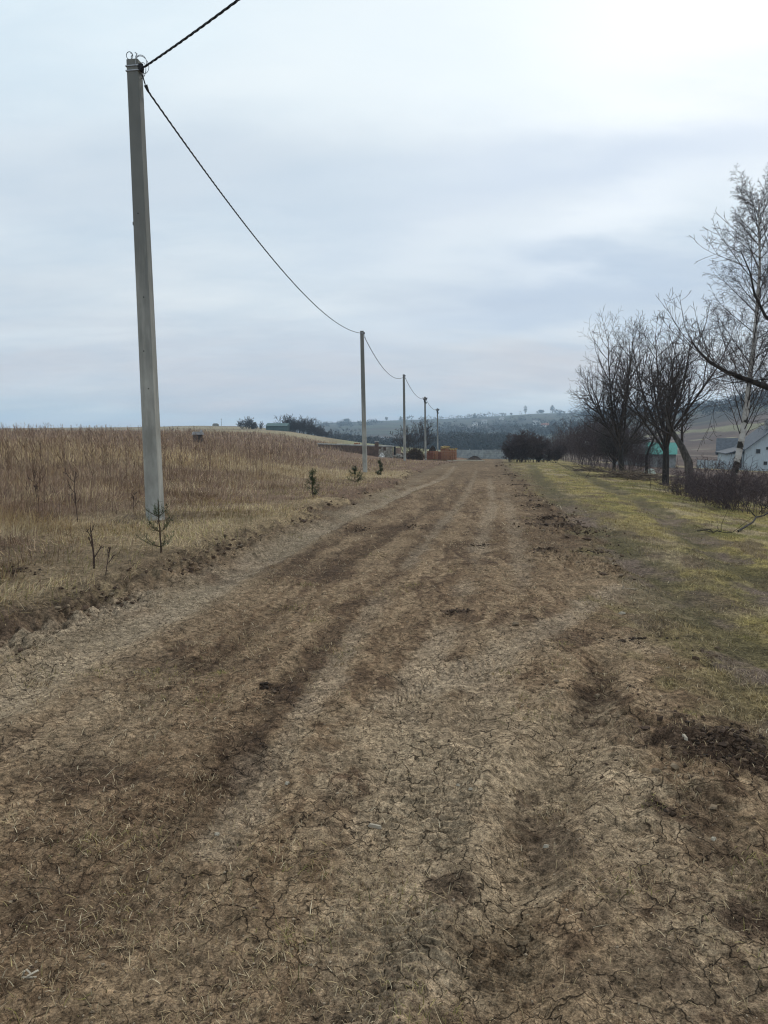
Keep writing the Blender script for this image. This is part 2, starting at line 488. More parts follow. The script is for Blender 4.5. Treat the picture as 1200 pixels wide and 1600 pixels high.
    for lo, hi, c in ((112, 130, C(.22, .18, .11)), (66, 71, C(.20, .17, .10)), (232, 235, C(.26, .22, .17)), (300, 305, C(.24, .21, .16)), (385, 392, C(.26, .24, .16)), (455, 490, C(.17, .16, .09))):
        vall = mixn(vall, c, sst(lo - 2, lo + 2, rf) * sst(hi + 2, hi - 2, rf) * .9)
    hill = mixn(C(.052, .055, .036), C(.070, .054, .042), sst(-.2, .2, fbm(x * .004, y * .009, 3, 60)))
    hill = mixn(hill, C(.085, .095, .058), sst(.12, .25, fbm(x * .003 + 9, y * .012, 2, 66)) * .7)
    hill = mixn(hill, C(.042, .038, .034), sst(.08, .2, fbm(x * .008, y * .012, 3, 67)))
    light_fld = C(.25, .21, .13)
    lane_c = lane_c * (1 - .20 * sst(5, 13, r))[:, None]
    lane_c = lane_c * np.array([[.87, .82, .765]]) * (1 + .28 * fbm(x * 9, y * 9, 3, 48, .7))[:, None]
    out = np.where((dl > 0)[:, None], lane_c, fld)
    out = mixn(out, turf, sst(.15, -.25, dr))
    out = mixn(out, C(.085, .058, .040), vg * .7 * sst(-.15, .15, fine) * sst(150, 90, r))
    # right of the tree line the turf gives way to bare field
    tl = x - (8.5 + y * .155)
    out = mixn(out, plough, sst(0, 2.5, tl) * sst(12, 16, y))
    out = mixn(out, vall, sst(60, 64, r) * sst(0, 4, tl) * sst(11, 14, a))
    # crest and beyond
    past = sst(150, 175, r) * sst(-5, -2, a) * sst(14, 11, a)
    out = mixn(out, C(.22, .21, .115), past)
    lf = sst(140, 190, r + fbm(x * .05, y * .02, 2, 69) * 40) * sst(-3, -5, a)
    out = mixn(out, mixn(light_fld, C(.16, .11, .08), sst(-.1, .3, fbm(x * .01, y * .03, 3, 70))), lf)
    out = mixn(out, hill, sst(480, 560, r + (a < 10) * 40.) * (1 - sst(-8, -10, a)))
    out = mixn(out, hill, sst(330, 370, r) * sst(-6, -4, a) * sst(12, 10, a))
    dirt = ((dl > 0) & (dr > 0)) * np.clip(1.1 - br * 1.2 - .5 * sst(.1, .4, -blot), 0, 1) * sst(40, 15, r)
    return np.clip(out, .01, .9), dirt


# ------------------------------------------------------------------ mesh from numpy
def np_mesh(name, V, faces, mat, col=None, fattrs=None, smooth=False, link=True):
    """faces: list of (k, array) with arrays of k-gons"""
    me = bpy.data.meshes.new(name)
    V = np.asarray(V, np.float32)
    me.vertices.add(len(V)); me.vertices.foreach_set('co', V.ravel())
    loops = np.concatenate([f.ravel() for f in faces]).astype(np.int32)
    sizes = np.concatenate([np.full(len(f), f.shape[1], np.int32) for f in faces])
    starts = np.concatenate([[0], np.cumsum(sizes)[:-1]]).astype(np.int32)
    me.loops.add(len(loops)); me.loops.foreach_set('vertex_index', loops)
    me.polygons.add(len(sizes)); me.polygons.foreach_set('loop_start', starts)
    me.polygons.foreach_set('use_smooth', np.full(len(sizes), bool(smooth)))
    me.update(calc_edges=True)
    if col is not None:
        a = me.attributes.new('col', 'FLOAT_COLOR', 'POINT')
        a.data.foreach_set('color', np.concatenate([col, np.ones((len(col), 1))], 1).astype(np.float32).ravel())
    for k, v in (fattrs or {}).items():
        a = me.attributes.new(k, 'FLOAT', 'POINT'); a.data.foreach_set('value', np.asarray(v, np.float32))
    me.materials.append(mat)
    o = bpy.data.objects.new(name, me)
    if link: COL.objects.link(o)
    return o


# ------------------------------------------------------------------ materials
def new_mat(name):
    m = bpy.data.materials.new(name); m.use_nodes = True
    t = m.node_tree; t.nodes.clear()
    b = t.nodes.new('ShaderNodeBsdfPrincipled'); o = t.nodes.new('ShaderNodeOutputMaterial')
    t.links.new(b.outputs[0], o.inputs[0])
    b.inputs['Specular IOR Level'].default_value = .2
    return m, t, b


def attr_mat(name, rough=.9):
    m, t, b = new_mat(name)
    a = t.nodes.new('ShaderNodeAttribute'); a.attribute_name = 'col'
    t.links.new(a.outputs['Color'], b.inputs['Base Color']); b.inputs['Roughness'].default_value = rough
    b.inputs['Specular IOR Level'].default_value = .1
    return m


def surf(name, c, c2=None, scale=4, rough=.85, bump=.0, stretch=(1, 1, 1), lo=.4, hi=.62, spec=.2, metal=0):
    """two-tone noise surface in the object's own space"""
    m, t, b = new_mat(name)
    L = t.links.new
    c2 = c2 or tuple(v * .6 for v in c)
    tc = t.nodes.new('ShaderNodeTexCoord'); mp = t.nodes.new('ShaderNodeMapping'); L(tc.outputs['Object'], mp.inputs[0])
    mp.inputs['Scale'].default_value = stretch
    n = t.nodes.new('ShaderNodeTexNoise'); L(mp.outputs[0], n.inputs['Vector'])
    n.inputs['Scale'].default_value = scale; n.inputs['Detail'].default_value = 8; n.inputs['Roughness'].default_value = .62
    mr = t.nodes.new('ShaderNodeMapRange'); L(n.outputs[0], mr.inputs[0]); mr.inputs[1].default_value = lo; mr.inputs[2].default_value = hi
    mx = t.nodes.new('ShaderNodeMix'); mx.data_type = 'RGBA'; L(mr.outputs[0], mx.inputs[0])
    mx.inputs[6].default_value = (*c2, 1); mx.inputs[7].default_value = (*c, 1)
    L(mx.outputs[2], b.inputs['Base Color'])
    b.inputs['Roughness'].default_value = rough; b.inputs['Specular IOR Level'].default_value = spec; b.inputs['Metallic'].default_value = metal
    if bump:
        bp = t.nodes.new('ShaderNodeBump'); bp.inputs['Strength'].default_value = bump; bp.inputs['Distance'].default_value = .02
        L(n.outputs[0], bp.inputs['Height']); L(bp.outputs[0], b.inputs['Normal'])
    return m


def ground_mat():
    m, t, b = new_mat('soil_and_turf')
    L = t.links.new; n_ = t.nodes.new

    def M(op, a, bb=None, cl=False):
        q = n_('ShaderNodeMath'); q.operation = op; q.use_clamp = cl
        for i, v in enumerate((a, bb)):
            if v is None: continue
            if isinstance(v, (int, float)): q.inputs[i].default_value = v
            else: L(v, q.inputs[i])
        return q.outputs[0]

    def noise(vec, sc, det=4, ro=.6, dist=0):
        q = n_('ShaderNodeTexNoise'); L(vec, q.inputs['Vector']); q.inputs['Scale'].default_value = sc
        q.inputs['Detail'].default_value = det; q.inputs['Roughness'].default_value = ro; q.inputs['Distortion'].default_value = dist
        return q

    def mr(v, a, c, d=0., e=1.):
        q = n_('ShaderNodeMapRange'); L(v, q.inputs[0])
        for i, k in enumerate((a, c, d, e)): q.inputs[i + 1].default_value = k
        return q.outputs[0]

    def mix(f, a, c, mode='MIX'):
        q = n_('ShaderNodeMix'); q.data_type = 'RGBA'; q.blend_type = mode
        if isinstance(f, float): q.inputs[0].default_value = f
        else: L(f, q.inputs[0])
        for i, v in ((6, a), (7, c)):
            if isinstance(v, tuple): q.inputs[i].default_value = (*v, 1)
            else: L(v, q.inputs[i])
        return q.outputs[2]
    geo = n_('ShaderNodeNewGeometry'); pos = geo.outputs['Position']
    at_ = n_('ShaderNodeAttribute'); at_.attribute_name = 'col'
    di = n_('ShaderNodeAttribute'); di.attribute_name = 'dirt'
    # crack network of dried clay: two sizes, with warped cell edges
    wn = noise(pos, 6, 3, .6)
    vs = n_('ShaderNodeVectorMath'); vs.operation = 'SUBTRACT'; L(wn.outputs[1], vs.inputs[0]); vs.inputs[1].default_value = (.5, .5, .5)
    vm = n_('ShaderNodeVectorMath'); vm.operation = 'SCALE'; L(vs.outputs[0], vm.inputs[0]); vm.inputs['Scale'].default_value = .20
    va = n_('ShaderNodeVectorMath'); va.operation = 'ADD'; L(pos, va.inputs[0]); L(vm.outputs[0], va.inputs[1])
    flat = n_('ShaderNodeVectorMath'); flat.operation = 'MULTIPLY'; L(va.outputs[0], flat.inputs[0]); flat.inputs[1].default_value = (1, 1, 0)

    def crack(scale, width):
        v = n_('ShaderNodeTexVoronoi'); v.feature = 'DISTANCE_TO_EDGE'; v.voronoi_dimensions = '2D'
        L(flat.outputs[0], v.inputs['Vector']); v.inputs['Scale'].default_value = scale
        return mr(v.outputs['Distance'], 0.0, width, 1., 0.)
    brk = mr(noise(pos, 2.2, 3).outputs[0], .43, .55)
    brk2 = mr(noise(pos, 5.5, 3).outputs[0], .50, .62)
    big = M('MULTIPLY', crack(8.5, .032), brk)
    sml = M('MULTIPLY', crack(19, .045), brk2)
    ck = M('MULTIPLY', M('MAXIMUM', big, M('MULTIPLY', sml, .75)), di.outputs['Fac'], True)
    col = at_.outputs['Color']
    f1 = mr(noise(pos, 28, 6, .78).outputs[0], .35, .66, .30, 1.80)
    f2 = mr(noise(pos, 5.5, 6, .72).outputs[0], .32, .68, .62, 1.40)
    f3 = mr(noise(pos, 140, 3, .7).outputs[0], .34, .66, .50, 1.50)
    f4 = mr(noise(pos, .05, 5, .65).outputs[0], .30, .70, .80, 1.20)
    f = M('MULTIPLY', M('MULTIPLY', f1, f2), M('MULTIPLY', f3, f4))
    cc = n_('ShaderNodeCombineColor'); [L(f, cc.inputs[i]) for i in range(3)]
    c1 = mix(1.0, col, cc.outputs[0], 'MULTIPLY')
    # tread marks pressed across some of the wheel strips
    c2 = mix(M('MULTIPLY', ck, .80), c1, (.030, .022, .017))
    L(c2, b.inputs['Base Color'])
    b.inputs['Roughness'].default_value = .95; b.inputs['Specular IOR Level'].default_value = .08
    h = M('ADD', M('MULTIPLY', noise(pos, 22, 8, .72).outputs[0], .9), M('MULTIPLY', noise(pos, 90, 3, .7).outputs[0], .35))
    h = M('SUBTRACT', h, M('MULTIPLY', ck, 1.0))
    bp = n_('ShaderNodeBump'); bp.inputs['Strength'].default_value = .9; bp.inputs['Distance'].default_value = .030
    L(h, bp.inputs['Height']); L(bp.outputs[0], b.inputs['Normal'])
    return m


M_GROUND = ground_mat()
M_BLADE = attr_mat('dry_blades')

# ------------------------------------------------------------------ ground sheet
rows = [0.25, .5, .75, 1.0, 1.2, 1.4, 1.55]
r_ = 1.6
while r_ < 4150:
    rows.append(r_)
    r_ += min(r_ * r_ / 1229 * 1.2, r_ * (.014 if r_ < 200 else .022))
rows = np.array(rows)
dense = np.linspace(-31, 31, 740)
side = np.linspace(31, 329, 90)[1:-1]
az = np.radians(np.concatenate([dense, side]))
nA, nR = len(az), len(rows)
X = (rows[:, None] * np.sin(az)[None, :]).ravel(); Y = (rows[:, None] * np.cos(az)[None, :]).ravel()
Z = ground(X, Y)
gcol, gdirt = ground_col(X, Y)
V = np.stack([X, Y, Z], 1)
ii = np.arange(nR - 1)[:, None] * nA; jj = np.arange(nA)[None, :]; jn = (jj + 1) % nA
quads = np.stack([ii + jj, ii + nA + jj, ii + nA + jn, ii + jn], -1).reshape(-1, 4)[:, ::-1]
V = np.concatenate([V, [[0, 0, gz(0, 0.01)]]]); ci = len(V) - 1
tris = np.stack([np.full(nA, ci), np.arange(nA), (np.arange(nA) + 1) % nA], 1)[:, ::-1]
gcol = np.concatenate([gcol, gcol[:1]]); gdirt = np.concatenate([gdirt, gdirt[:1]])
go = np_mesh('ground', V, [quads, tris], M_GROUND, gcol, {'dirt': gdirt}, smooth=True)
go['kind'] = 'structure'

# ------------------------------------------------------------------ blades, straw and weeds
def blades(name, x, y, h, w, az, lean, curl, colr, z0=None, segs=2, mat=None, lift=0.0):
    """ribbons: base at (x, y), length h, width w, leaning by lean (rad from upright) towards az, bending on by curl"""
    n = len(x)
    z0 = ground(x, y) if z0 is None else z0
    z0 = z0 - .004 + lift
    fa = az + np.pi / 2 + rng.normal(0, .6, n)
    sx, sy = np.cos(fa) * w / 2, np.sin(fa) * w / 2
    P = [np.stack([x, y, z0], 1)]
    th = lean.copy()
    for k in range(segs):
        st = h / segs
        d = np.stack([np.sin(th) * np.cos(az) * st, np.sin(th) * np.sin(az) * st, np.cos(th) * st], 1)
        q = P[-1] + d
        q[:, 2] = np.maximum(q[:, 2], z0 + .004 + rng.uniform(0, .012, n))
        P.append(q); th = th + curl / segs
    S = np.stack([sx, sy, np.zeros(n)], 1)
    Vs = []
    for k in range(segs):
        f = 1 - .35 * k / segs
        Vs += [P[k] - S * f, P[k] + S * f]
    Vs.append(P[-1])
    nv = 2 * segs + 1
    V = np.stack(Vs, 1).reshape(-1, 3)
    b = (np.arange(n) * nv)[:, None]
    fs = []
    if segs > 1:
        fs.append(np.concatenate([b + np.array([[2 * k, 2 * k + 1, 2 * k + 3, 2 * k + 2]]) for k in range(segs - 1)], 0))
    fs.append(b + np.array([[2 * segs - 2, 2 * segs - 1, 2 * segs]]))
    o = np_mesh(name, V, fs, mat or M_BLADE, np.repeat(colr, nv, 0))
    return o


def scatter(n, r0, r1, a0=-30, a1=30, p=1.0):
    """more of them near, fewer far; p=1 gives equal numbers per octave of distance"""
    u = rng.uniform(0, 1, n)
    r = r0 * (r1 / r0) ** u
    a = np.radians(rng.uniform(a0, a1, n))
    return r * np.sin(a), r * np.cos(a), r


def stuff(o, label, cat):
    o['kind'] = 'stuff'; o['label'] = label; o['category'] = cat


def pick(n, cols, jit=.25, wts=None):
    cols = np.array(cols)
    c = cols[rng.choice(len(cols), n, p=wts)]
    return np.clip(c * rng.uniform(1 - jit, 1 + jit, (n, 1)), .005, .9)


STRAW = [(.42, .32, .18), (.34, .25, .14), (.48, .38, .24), (.25, .17, .10), (.18, .12, .08)]
WEED = [(.215, .142, .100), (.265, .178, .125), (.135, .088, .066), (.34, .25, .165)]
OLIVE = [(.30, .245, .090), (.20, .18, .058), (.38, .30, .14), (.14, .135, .050), (.42, .32, .17)]

def local(x, y, mul):
    c, _ = ground_col(x, y)
    return c * mul


# matted straw of the near field and the verge
x, y, r = scatter(230000, 5, 75, -31, 8)
_, dl, _ = masks(x, y)
pn = fbm(x * .45, y * .35, 3, 80); hole = fbm(x * .9, y * .7, 3, 89)
k = (dl < -.12) & (rng.uniform(0, 1, len(x)) < .25 + .75 * sst(-.35, .1, pn)) & (rng.uniform(0, 1, len(x)) < .12 + .88 * sst(-.42, -.12, hole)) & ((dl < -.5) | (rng.uniform(0, 1, len(x)) < .45))
x, y, r, dl, pn, hole = x[k], y[k], r[k], dl[k], pn[k], hole[k]; n = len(x)
band = sst(-.1, .25, fbm(x * .16 + 3, y * .09, 3, 81))
c = pick(n, STRAW + WEED, .35)
yw = y + fbm(x * .12, y * .12, 3, 53) * 9
pb = np.clip(sst(29, 34, yw) * sst(52, 44, yw) + sst(8, 11, yw) * sst(15.5, 13, yw), 0, 1)
yl = (rng.uniform(0, 1, n) < .10 + .25 * band + .55 * pb)
c[yl] = pick(yl.sum(), STRAW[:3], .25)
dkp = (rng.uniform(0, 1, n) < (.9 - .5 * pb) * sst(.05, .3, fbm(x * .6, y * .5, 3, 56)))
c[dkp] = pick(dkp.sum(), WEED, .3)
vg = (dl > -2.0 - .03 * r) & (rng.uniform(0, 1, n) < .34)
c[vg] = pick(vg.sum(), OLIVE + STRAW[:2], .3)
tall = sst(1.2, 4.5, -dl)
P1 = P_NEAR; pdist = np.hypot(x - P1.x * .95, y - P1.y * .95)
tall = tall * sst(.7, 2.0, pdist)
h = rng.uniform(.05, .16, n) * (1 - tall) + rng.uniform(.12, .42, n) * tall
flat_ = rng.uniform(0, 1, n) < .62
lean = np.where(flat_, rng.normal(1.15, .28, n), np.abs(rng.normal(.25, .35, n)))
wind = fbm(x * .5, y * .5, 2, 93) * 5 + rng.normal(0, .9, n)
o = blades('dead_grass', x, y, h, .0032 + r * .00024, wind, np.clip(lean, 0, 1.5), rng.uniform(.2, 1.1, n), c * 1.18 * (1 + .8 * fbm(x * .7, y * .6, 3, 99))[:, None])
stuff(o, 'matted dry straw coloured grass covering the field left of the track', 'dead grass')

# tall brown weeds further out in the field
x, y, r = scatter(170000, 11, 170, -31, 2)
_, dl, _ = masks(x, y)
wn_ = fbm(x * .20, y * .10, 3, 82)
clump = fbm(x * .8, y * .8, 2, 94)
edge_d = 3.0 + r * .09
clr = fbm(x * .5, y * .35, 3, 97)
far_ = sst(24, 50, r)
k = (dl < -edge_d) & (np.hypot(x - P_NEAR.x, y - P_NEAR.y) > 1.8) & (rng.uniform(0, 1, len(x)) < np.clip((.04 + .96 * sst(-.05, .35, wn_) + .45 * far_) * (.12 + .88 * sst(-.15, .15, clump)), 0, 1))
k &= (rng.uniform(0, 1, len(x)) < .16 + .84 * sst(15, 32, r)) & (rng.uniform(0, 1, len(x)) < sst(0, 6, -dl - edge_d) * .9 + .1)
x, y, r, dl = x[k], y[k], r[k], dl[k]; n = len(x)
c = pick(n, WEED, .35)
sb = sst(-.05, .25, fbm(x * .03 + 4, y * .07, 3, 84))
yw = y + fbm(x * .12, y * .12, 3, 53) * 9
pb = sst(29, 34, yw) * sst(54, 44, yw)
fy = rng.uniform(0, 1, n) < .06 + .22 * sb + .60 * pb
c[fy] = pick(fy.sum(), STRAW[:4], .3)
h = rng.uniform(.12, .70, n) * (1 + .7 * fbm(x * .5, y * .5, 2, 98)) * (.75 + .6 * sst(-.2, .3, fbm(x * .1, y * .1, 2, 83))) * (.65 + .45 * sst(24, 50, r))
o = blades('tall_weeds', x, y, h, .004 + r * .00032, rng.uniform(0, 6.283, n), np.abs(rng.normal(0, .42, n)) + .5 * (rng.uniform(0, 1, n) < .2), rng.uniform(-.1, .8, n), c * 1.36 * (1 + .75 * fbm(x * .45, y * .28, 3, 97))[:, None])
stuff(o, 'tall reddish brown dead weeds standing across the field to the skyline', 'weeds')

# branching seed heads sticking up over the field
x, y, r = scatter(2600, 9, 130, -30, -5)
_, dl, _ = masks(x, y)
k = (dl < -2.6 - r * .07); x, y, r = x[k], y[k], r[k]
xs, ys, hs, azs, les, cs, zs = [], [], [], [], [], [], []
for i in range(len(x)):
    g = gz(x[i], y[i]); H = random.uniform(.7, 1.35)
    cc = random.choice(WEED)
    xs.append(x[i]); ys.append(y[i]); hs.append(H); azs.append(0); les.append(random.uniform(0, .12)); cs.append(cc); zs.append(g)
    for b_ in range(random.randint(3, 7)):
        t = random.uniform(.45, .95)
        xs.append(x[i]); ys.append(y[i]); hs.append(H * random.uniform(.12, .3)); azs.append(random.uniform(0, 6.28)); les.append(random.uniform(.3, .8)); cs.append(cc); zs.append(g + H * t)
n = len(xs); xs, ys, hs, azs, les, zs = map(np.array, (xs, ys, hs, azs, les, zs))
rr = np.hypot(xs, ys)
o = blades('seed_stalks', xs, ys, hs, .005 + rr * .00030, azs, les, np.zeros(n) + .05, np.array(cs), z0=zs)
stuff(o, 'tall branching dry weed stalks poking up over the dead grass', 'weed stalks')

# short turf on the right
x, y, r = scatter(230000, 3.0, 80, -2, 31)
_, dl, dr = masks(x, y)
g1 = fbm(x * .45, y * .45, 4, 50); g2 = fbm(x * 1.6, y * 1.6, 3, 85)
rutd = np.full(len(x), 9.)
for pts, w, dep, _ in GRASS_RUTS:
    rutd = np.minimum(rutd, poly_d(x, y, pts)[0] + fbm(x, y, 2, 63) * .25)
dens = sst(.1, -.7, dr) * (.12 + .88 * sst(-.15, .2, g2)) * (1 - .88 * np.exp(-(rutd / .42) ** 4))
k = rng.uniform(0, 1, len(x)) < dens
k &= (x - (8.5 + y * .155)) < 3
x, y, r, g1, dr = x[k], y[k], r[k], g1[k], dr[k]; n = len(x)
c = pick(n, STRAW[:4], .3)
gn = rng.uniform(0, 1, n) < .20 + .55 * sst(-.15, .3, g1)
c[gn] = pick(gn.sum(), OLIVE, .3)
lc = local(x, y, 1.55)
c = c * .42 + lc * .90 * rng.uniform(.6, 1.5, (n, 1))
h = rng.uniform(.02, .07, n) * (1 + .5 * sst(10, 30, r))
o = blades('short_turf', x, y, h, .0030 + r * .00030, rng.uniform(0, 6.283, n), np.abs(rng.normal(.7, .4, n)), rng.uniform(.1, .9, n), c)
stuff(o, 'short patchy yellow green turf on the verge right of the track', 'turf')

# straw and root litter lying on the scraped lane
x, y, r = scatter(210000, 1.75, 60, -30, 30)
_, dl, dr = masks(x, y)
lt = fbm(x * .9, y * .5, 3, 47); l2 = fbm(x * 2.3, y * 2.3, 3, 86)
dens = np.clip(.07 + .60 * sst(.0, .4, lt) + .35 * sst(.05, .4, l2), 0, 1) * (.40 + .60 * sst(3, 8, r))
k = (dl > -.3) & (dr > -.5) & (rng.uniform(0, 1, len(x)) < dens)
x, y, r = x[k], y[k], r[k]; n = len(x)
c = pick(n, [(.36, .27, .16), (.22, .155, .095), (.13, .085, .055), (.46, .36, .23), (.075, .052, .036), (.60, .50, .34)], .3, [.20, .18, .20, .16, .20, .06])
h = rng.uniform(.008, .040, n) * (1 + 1.2 * sst(3, 12, r)) * (1 + 2.2 * (rng.uniform(0, 1, n) < .06))
o = blades('straw_litter', x, y, h, .0016 + r * .00034, rng.uniform(0, 6.283, n), np.clip(rng.normal(1.42, .22, n), .6, 1.57), rng.uniform(-.3, .3, n), c, segs=2, lift=.003)
stuff(o, 'broken straw, roots and stalk bits trodden into the dirt track', 'straw litter')

# small tufts of live and dead grass in the lane
tx, ty, tr = scatter(900, 1.9, 30, -29, 29)
_, dl, dr = masks(tx, ty)
k = (dl > .2) & (dr > -2.5) & ((dr < .9) | (fbm(tx * .8, ty * .6, 2, 88) > .0))
tx, ty = tx[k], ty[k]
extra = [at(*q) for q in ((230, 850 + 330), (545, 1505), (905, 1505), (800, 1050), (640, 1200), (950, 1180), (1190, 1160), (330, 1560), (700, 1500), (450, 1480), (905, 1370), (150, 1050))]
tx = np.concatenate([tx, [e.x for e in extra]]); ty = np.concatenate([ty, [e.y for e in extra]])
m_ = rng.integers(14, 60, len(tx)); idx = np.repeat(np.arange(len(tx)), m_)
sp = rng.uniform(.03, .13, len(tx))[idx]
x = tx[idx] + rng.normal(0, 1, len(idx)) * sp; y = ty[idx] + rng.normal(0, 1, len(idx)) * sp; n = len(x)
live = (rng.uniform(0, 1, len(tx)) < .15)[idx]
c = pick(n, STRAW, .3); c[live] = pick(live.sum(), OLIVE[:4], .3)
rr = np.hypot(x, y)
o = blades('grass_tufts', x, y, rng.uniform(.012, .055, n), .0020 + rr * .0003, rng.uniform(0, 6.283, n), np.abs(rng.normal(.9, .45, n)), rng.uniform(.1, .9, n), c)
stuff(o, 'small flattened grass tufts scattered over the bare dirt', 'grass tufts')


# clods of soil: along both edges and loose on the lane
def rocks(name, x, y, s, colr, sink=.3, flat=.7):
    n = len(x)
    base_v = []
    base_f = []
    t = (1 + 5 ** .5) / 2
    iv = np.array([(-1, t, 0), (1, t, 0), (-1, -t, 0), (1, -t, 0), (0, -1, t), (0, 1, t), (0, -1, -t), (0, 1, -t), (t, 0, -1), (t, 0, 1), (-t, 0, -1), (-t, 0, 1)], float) / 1.902
    ifc = np.array([(0, 11, 5), (0, 5, 1), (0, 1, 7), (0, 7, 10), (0, 10, 11), (1, 5, 9), (5, 11, 4), (11, 10, 2), (10, 7, 6), (7, 1, 8), (3, 9, 4), (3, 4, 2), (3, 2, 6), (3, 6, 8), (3, 8, 9), (4, 9, 5), (2, 4, 11), (6, 2, 10), (8, 6, 7), (9, 8, 1)])
    sc = rng.uniform(.6, 1.35, (n, 1, 3)) * s[:, None, None]; sc[:, :, 2] *= flat
    V = iv[None] * sc * rng.uniform(.45, 1.35, (n, 12, 1))
    a = rng.uniform(0, 6.283, n)[:, None]
    vx = V[..., 0] * np.cos(a) - V[..., 1] * np.sin(a); vy = V[..., 0] * np.sin(a) + V[..., 1] * np.cos(a)
    z0 = ground(x, y)
    V = np.stack([vx + x[:, None], vy + y[:, None], V[..., 2] + (z0 + s * flat * (1 - 2 * sink))[:, None]], -1).reshape(-1, 3)
    F = (ifc[None] + (np.arange(n) * 12)[:, None, None]).reshape(-1, 3)
    return np_mesh(name, V, [F], M_BLADE, np.repeat(colr, 12, 0))


SOIL = [(.105, .070, .048), (.070, .047, .034), (.15, .105, .07), (.20, .15, .10)]
x, y, r = scatter(110000, 4.5, 95, -30, 8)
_, dl, _ = masks(x, y)
k = (np.abs(dl + rng.normal(.05, .12, len(x))) < .13) & (fbm(x * 1.1, y * 1.1, 3, 96) > .02) & (rng.uniform(0, 1, len(x)) < .95)
x, y, r = x[k], y[k], r[k]
o = rocks('verge_clods', x, y, (.004 + .020 * rng.uniform(0, 1, len(x)) ** 4) * (1 + .05 * r), pick(len(x), SOIL, .25))
stuff(o, 'crumbly dark soil clods along the left edge of the track', 'soil clods')
x, y, r = scatter(70000, 3.2, 80, 0, 31)
_, dl, dr = masks(x, y)
k = (np.abs(dr - .15 + rng.normal(0, .3, len(x))) < .30) & (fbm(x * .5, y * .35, 2, 44) > -.12) & (rng.uniform(0, 1, len(x)) < .30 * sst(2, 9, r) + .04)
for px, py, rad, m_ in ((1125, 1165, .30, 500), (1175, 1190, .28, 400), (858, 862, .22, 160), (885, 822, .6, 500), (855, 815, .5, 300), (712, 958, .13, 90), (640, 822, .25, 90), (560, 826, .2, 60), (430, 1070, .10, 40), (750, 852, .2, 60), (815, 1290, .10, 40), (1040, 1265, .07, 40)):
    pass
x, y, r = x[k], y[k], r[k]
o = rocks('spoil_clods', x, y, (.003 + .016 * rng.uniform(0, 1, len(x)) ** 4) * (1 + .09 * r), pick(len(x), SOIL, .25))
stuff(o, 'dark soil clods spilt along the right edge of the track', 'soil clods')
hx, hy, hs = [], [], []
for px, py, rad, m_ in ((1125, 1165, .26, 420), (1175, 1185, .24, 380), (858, 862, .20, 200), (885, 822, .55, 500), (855, 812, .45, 260), (712, 958, .12, 130), (640, 822, .25, 90), (560, 826, .2, 60), (430, 1070, .09, 60), (750, 852, .2, 60), (1040, 1262, .06, 50), (20, 912, .22, 250), (795, 742, .5, 150), (806, 758, .5, 170), (822, 775, .5, 200), (840, 792, .45, 200), (868, 810, .5, 300), (900, 832, .45, 300), (925, 862, .35, 160), (990, 1000, .25, 90)):
    g = at(px, py)
    a = rng.uniform(0, 6.283, m_); q = rad * np.abs(rng.normal(0, .55, m_))
    hx.append(g.x + np.cos(a) * q * 1.25); hy.append(g.y + np.sin(a) * q); hs.append((.002 + .014 * rng.uniform(0, 1, m_) ** 3) * (1 + .04 * g.y))
hx, hy, hs = map(np.concatenate, (hx, hy, hs))
o = rocks('dark_soil_heaps', hx, hy, hs, pick(len(hx), [(.055, .038, .028), (.08, .054, .038), (.11, .075, .05), (.035, .026, .02)], .25))
stuff(o, 'blackish damp soil heaps turned up on and beside the track', 'soil heaps')
x, y, r = scatter(16000, 1.8, 30, -30, 28)
_, dl, dr = masks(x, y)
k = (dl > 0) & (dr > -.2)
x, y, r = x[k], y[k], r[k]
o = rocks('soil_crumbs', x, y, (.0010 + .0035 * rng.uniform(0, 1, len(x)) ** 2) * (1 + .12 * r), pick(len(x), SOIL + [(.30, .235, .165)], .25))
stuff(o, 'loose dry soil crumbs strewn over the whole track', 'soil crumbs')


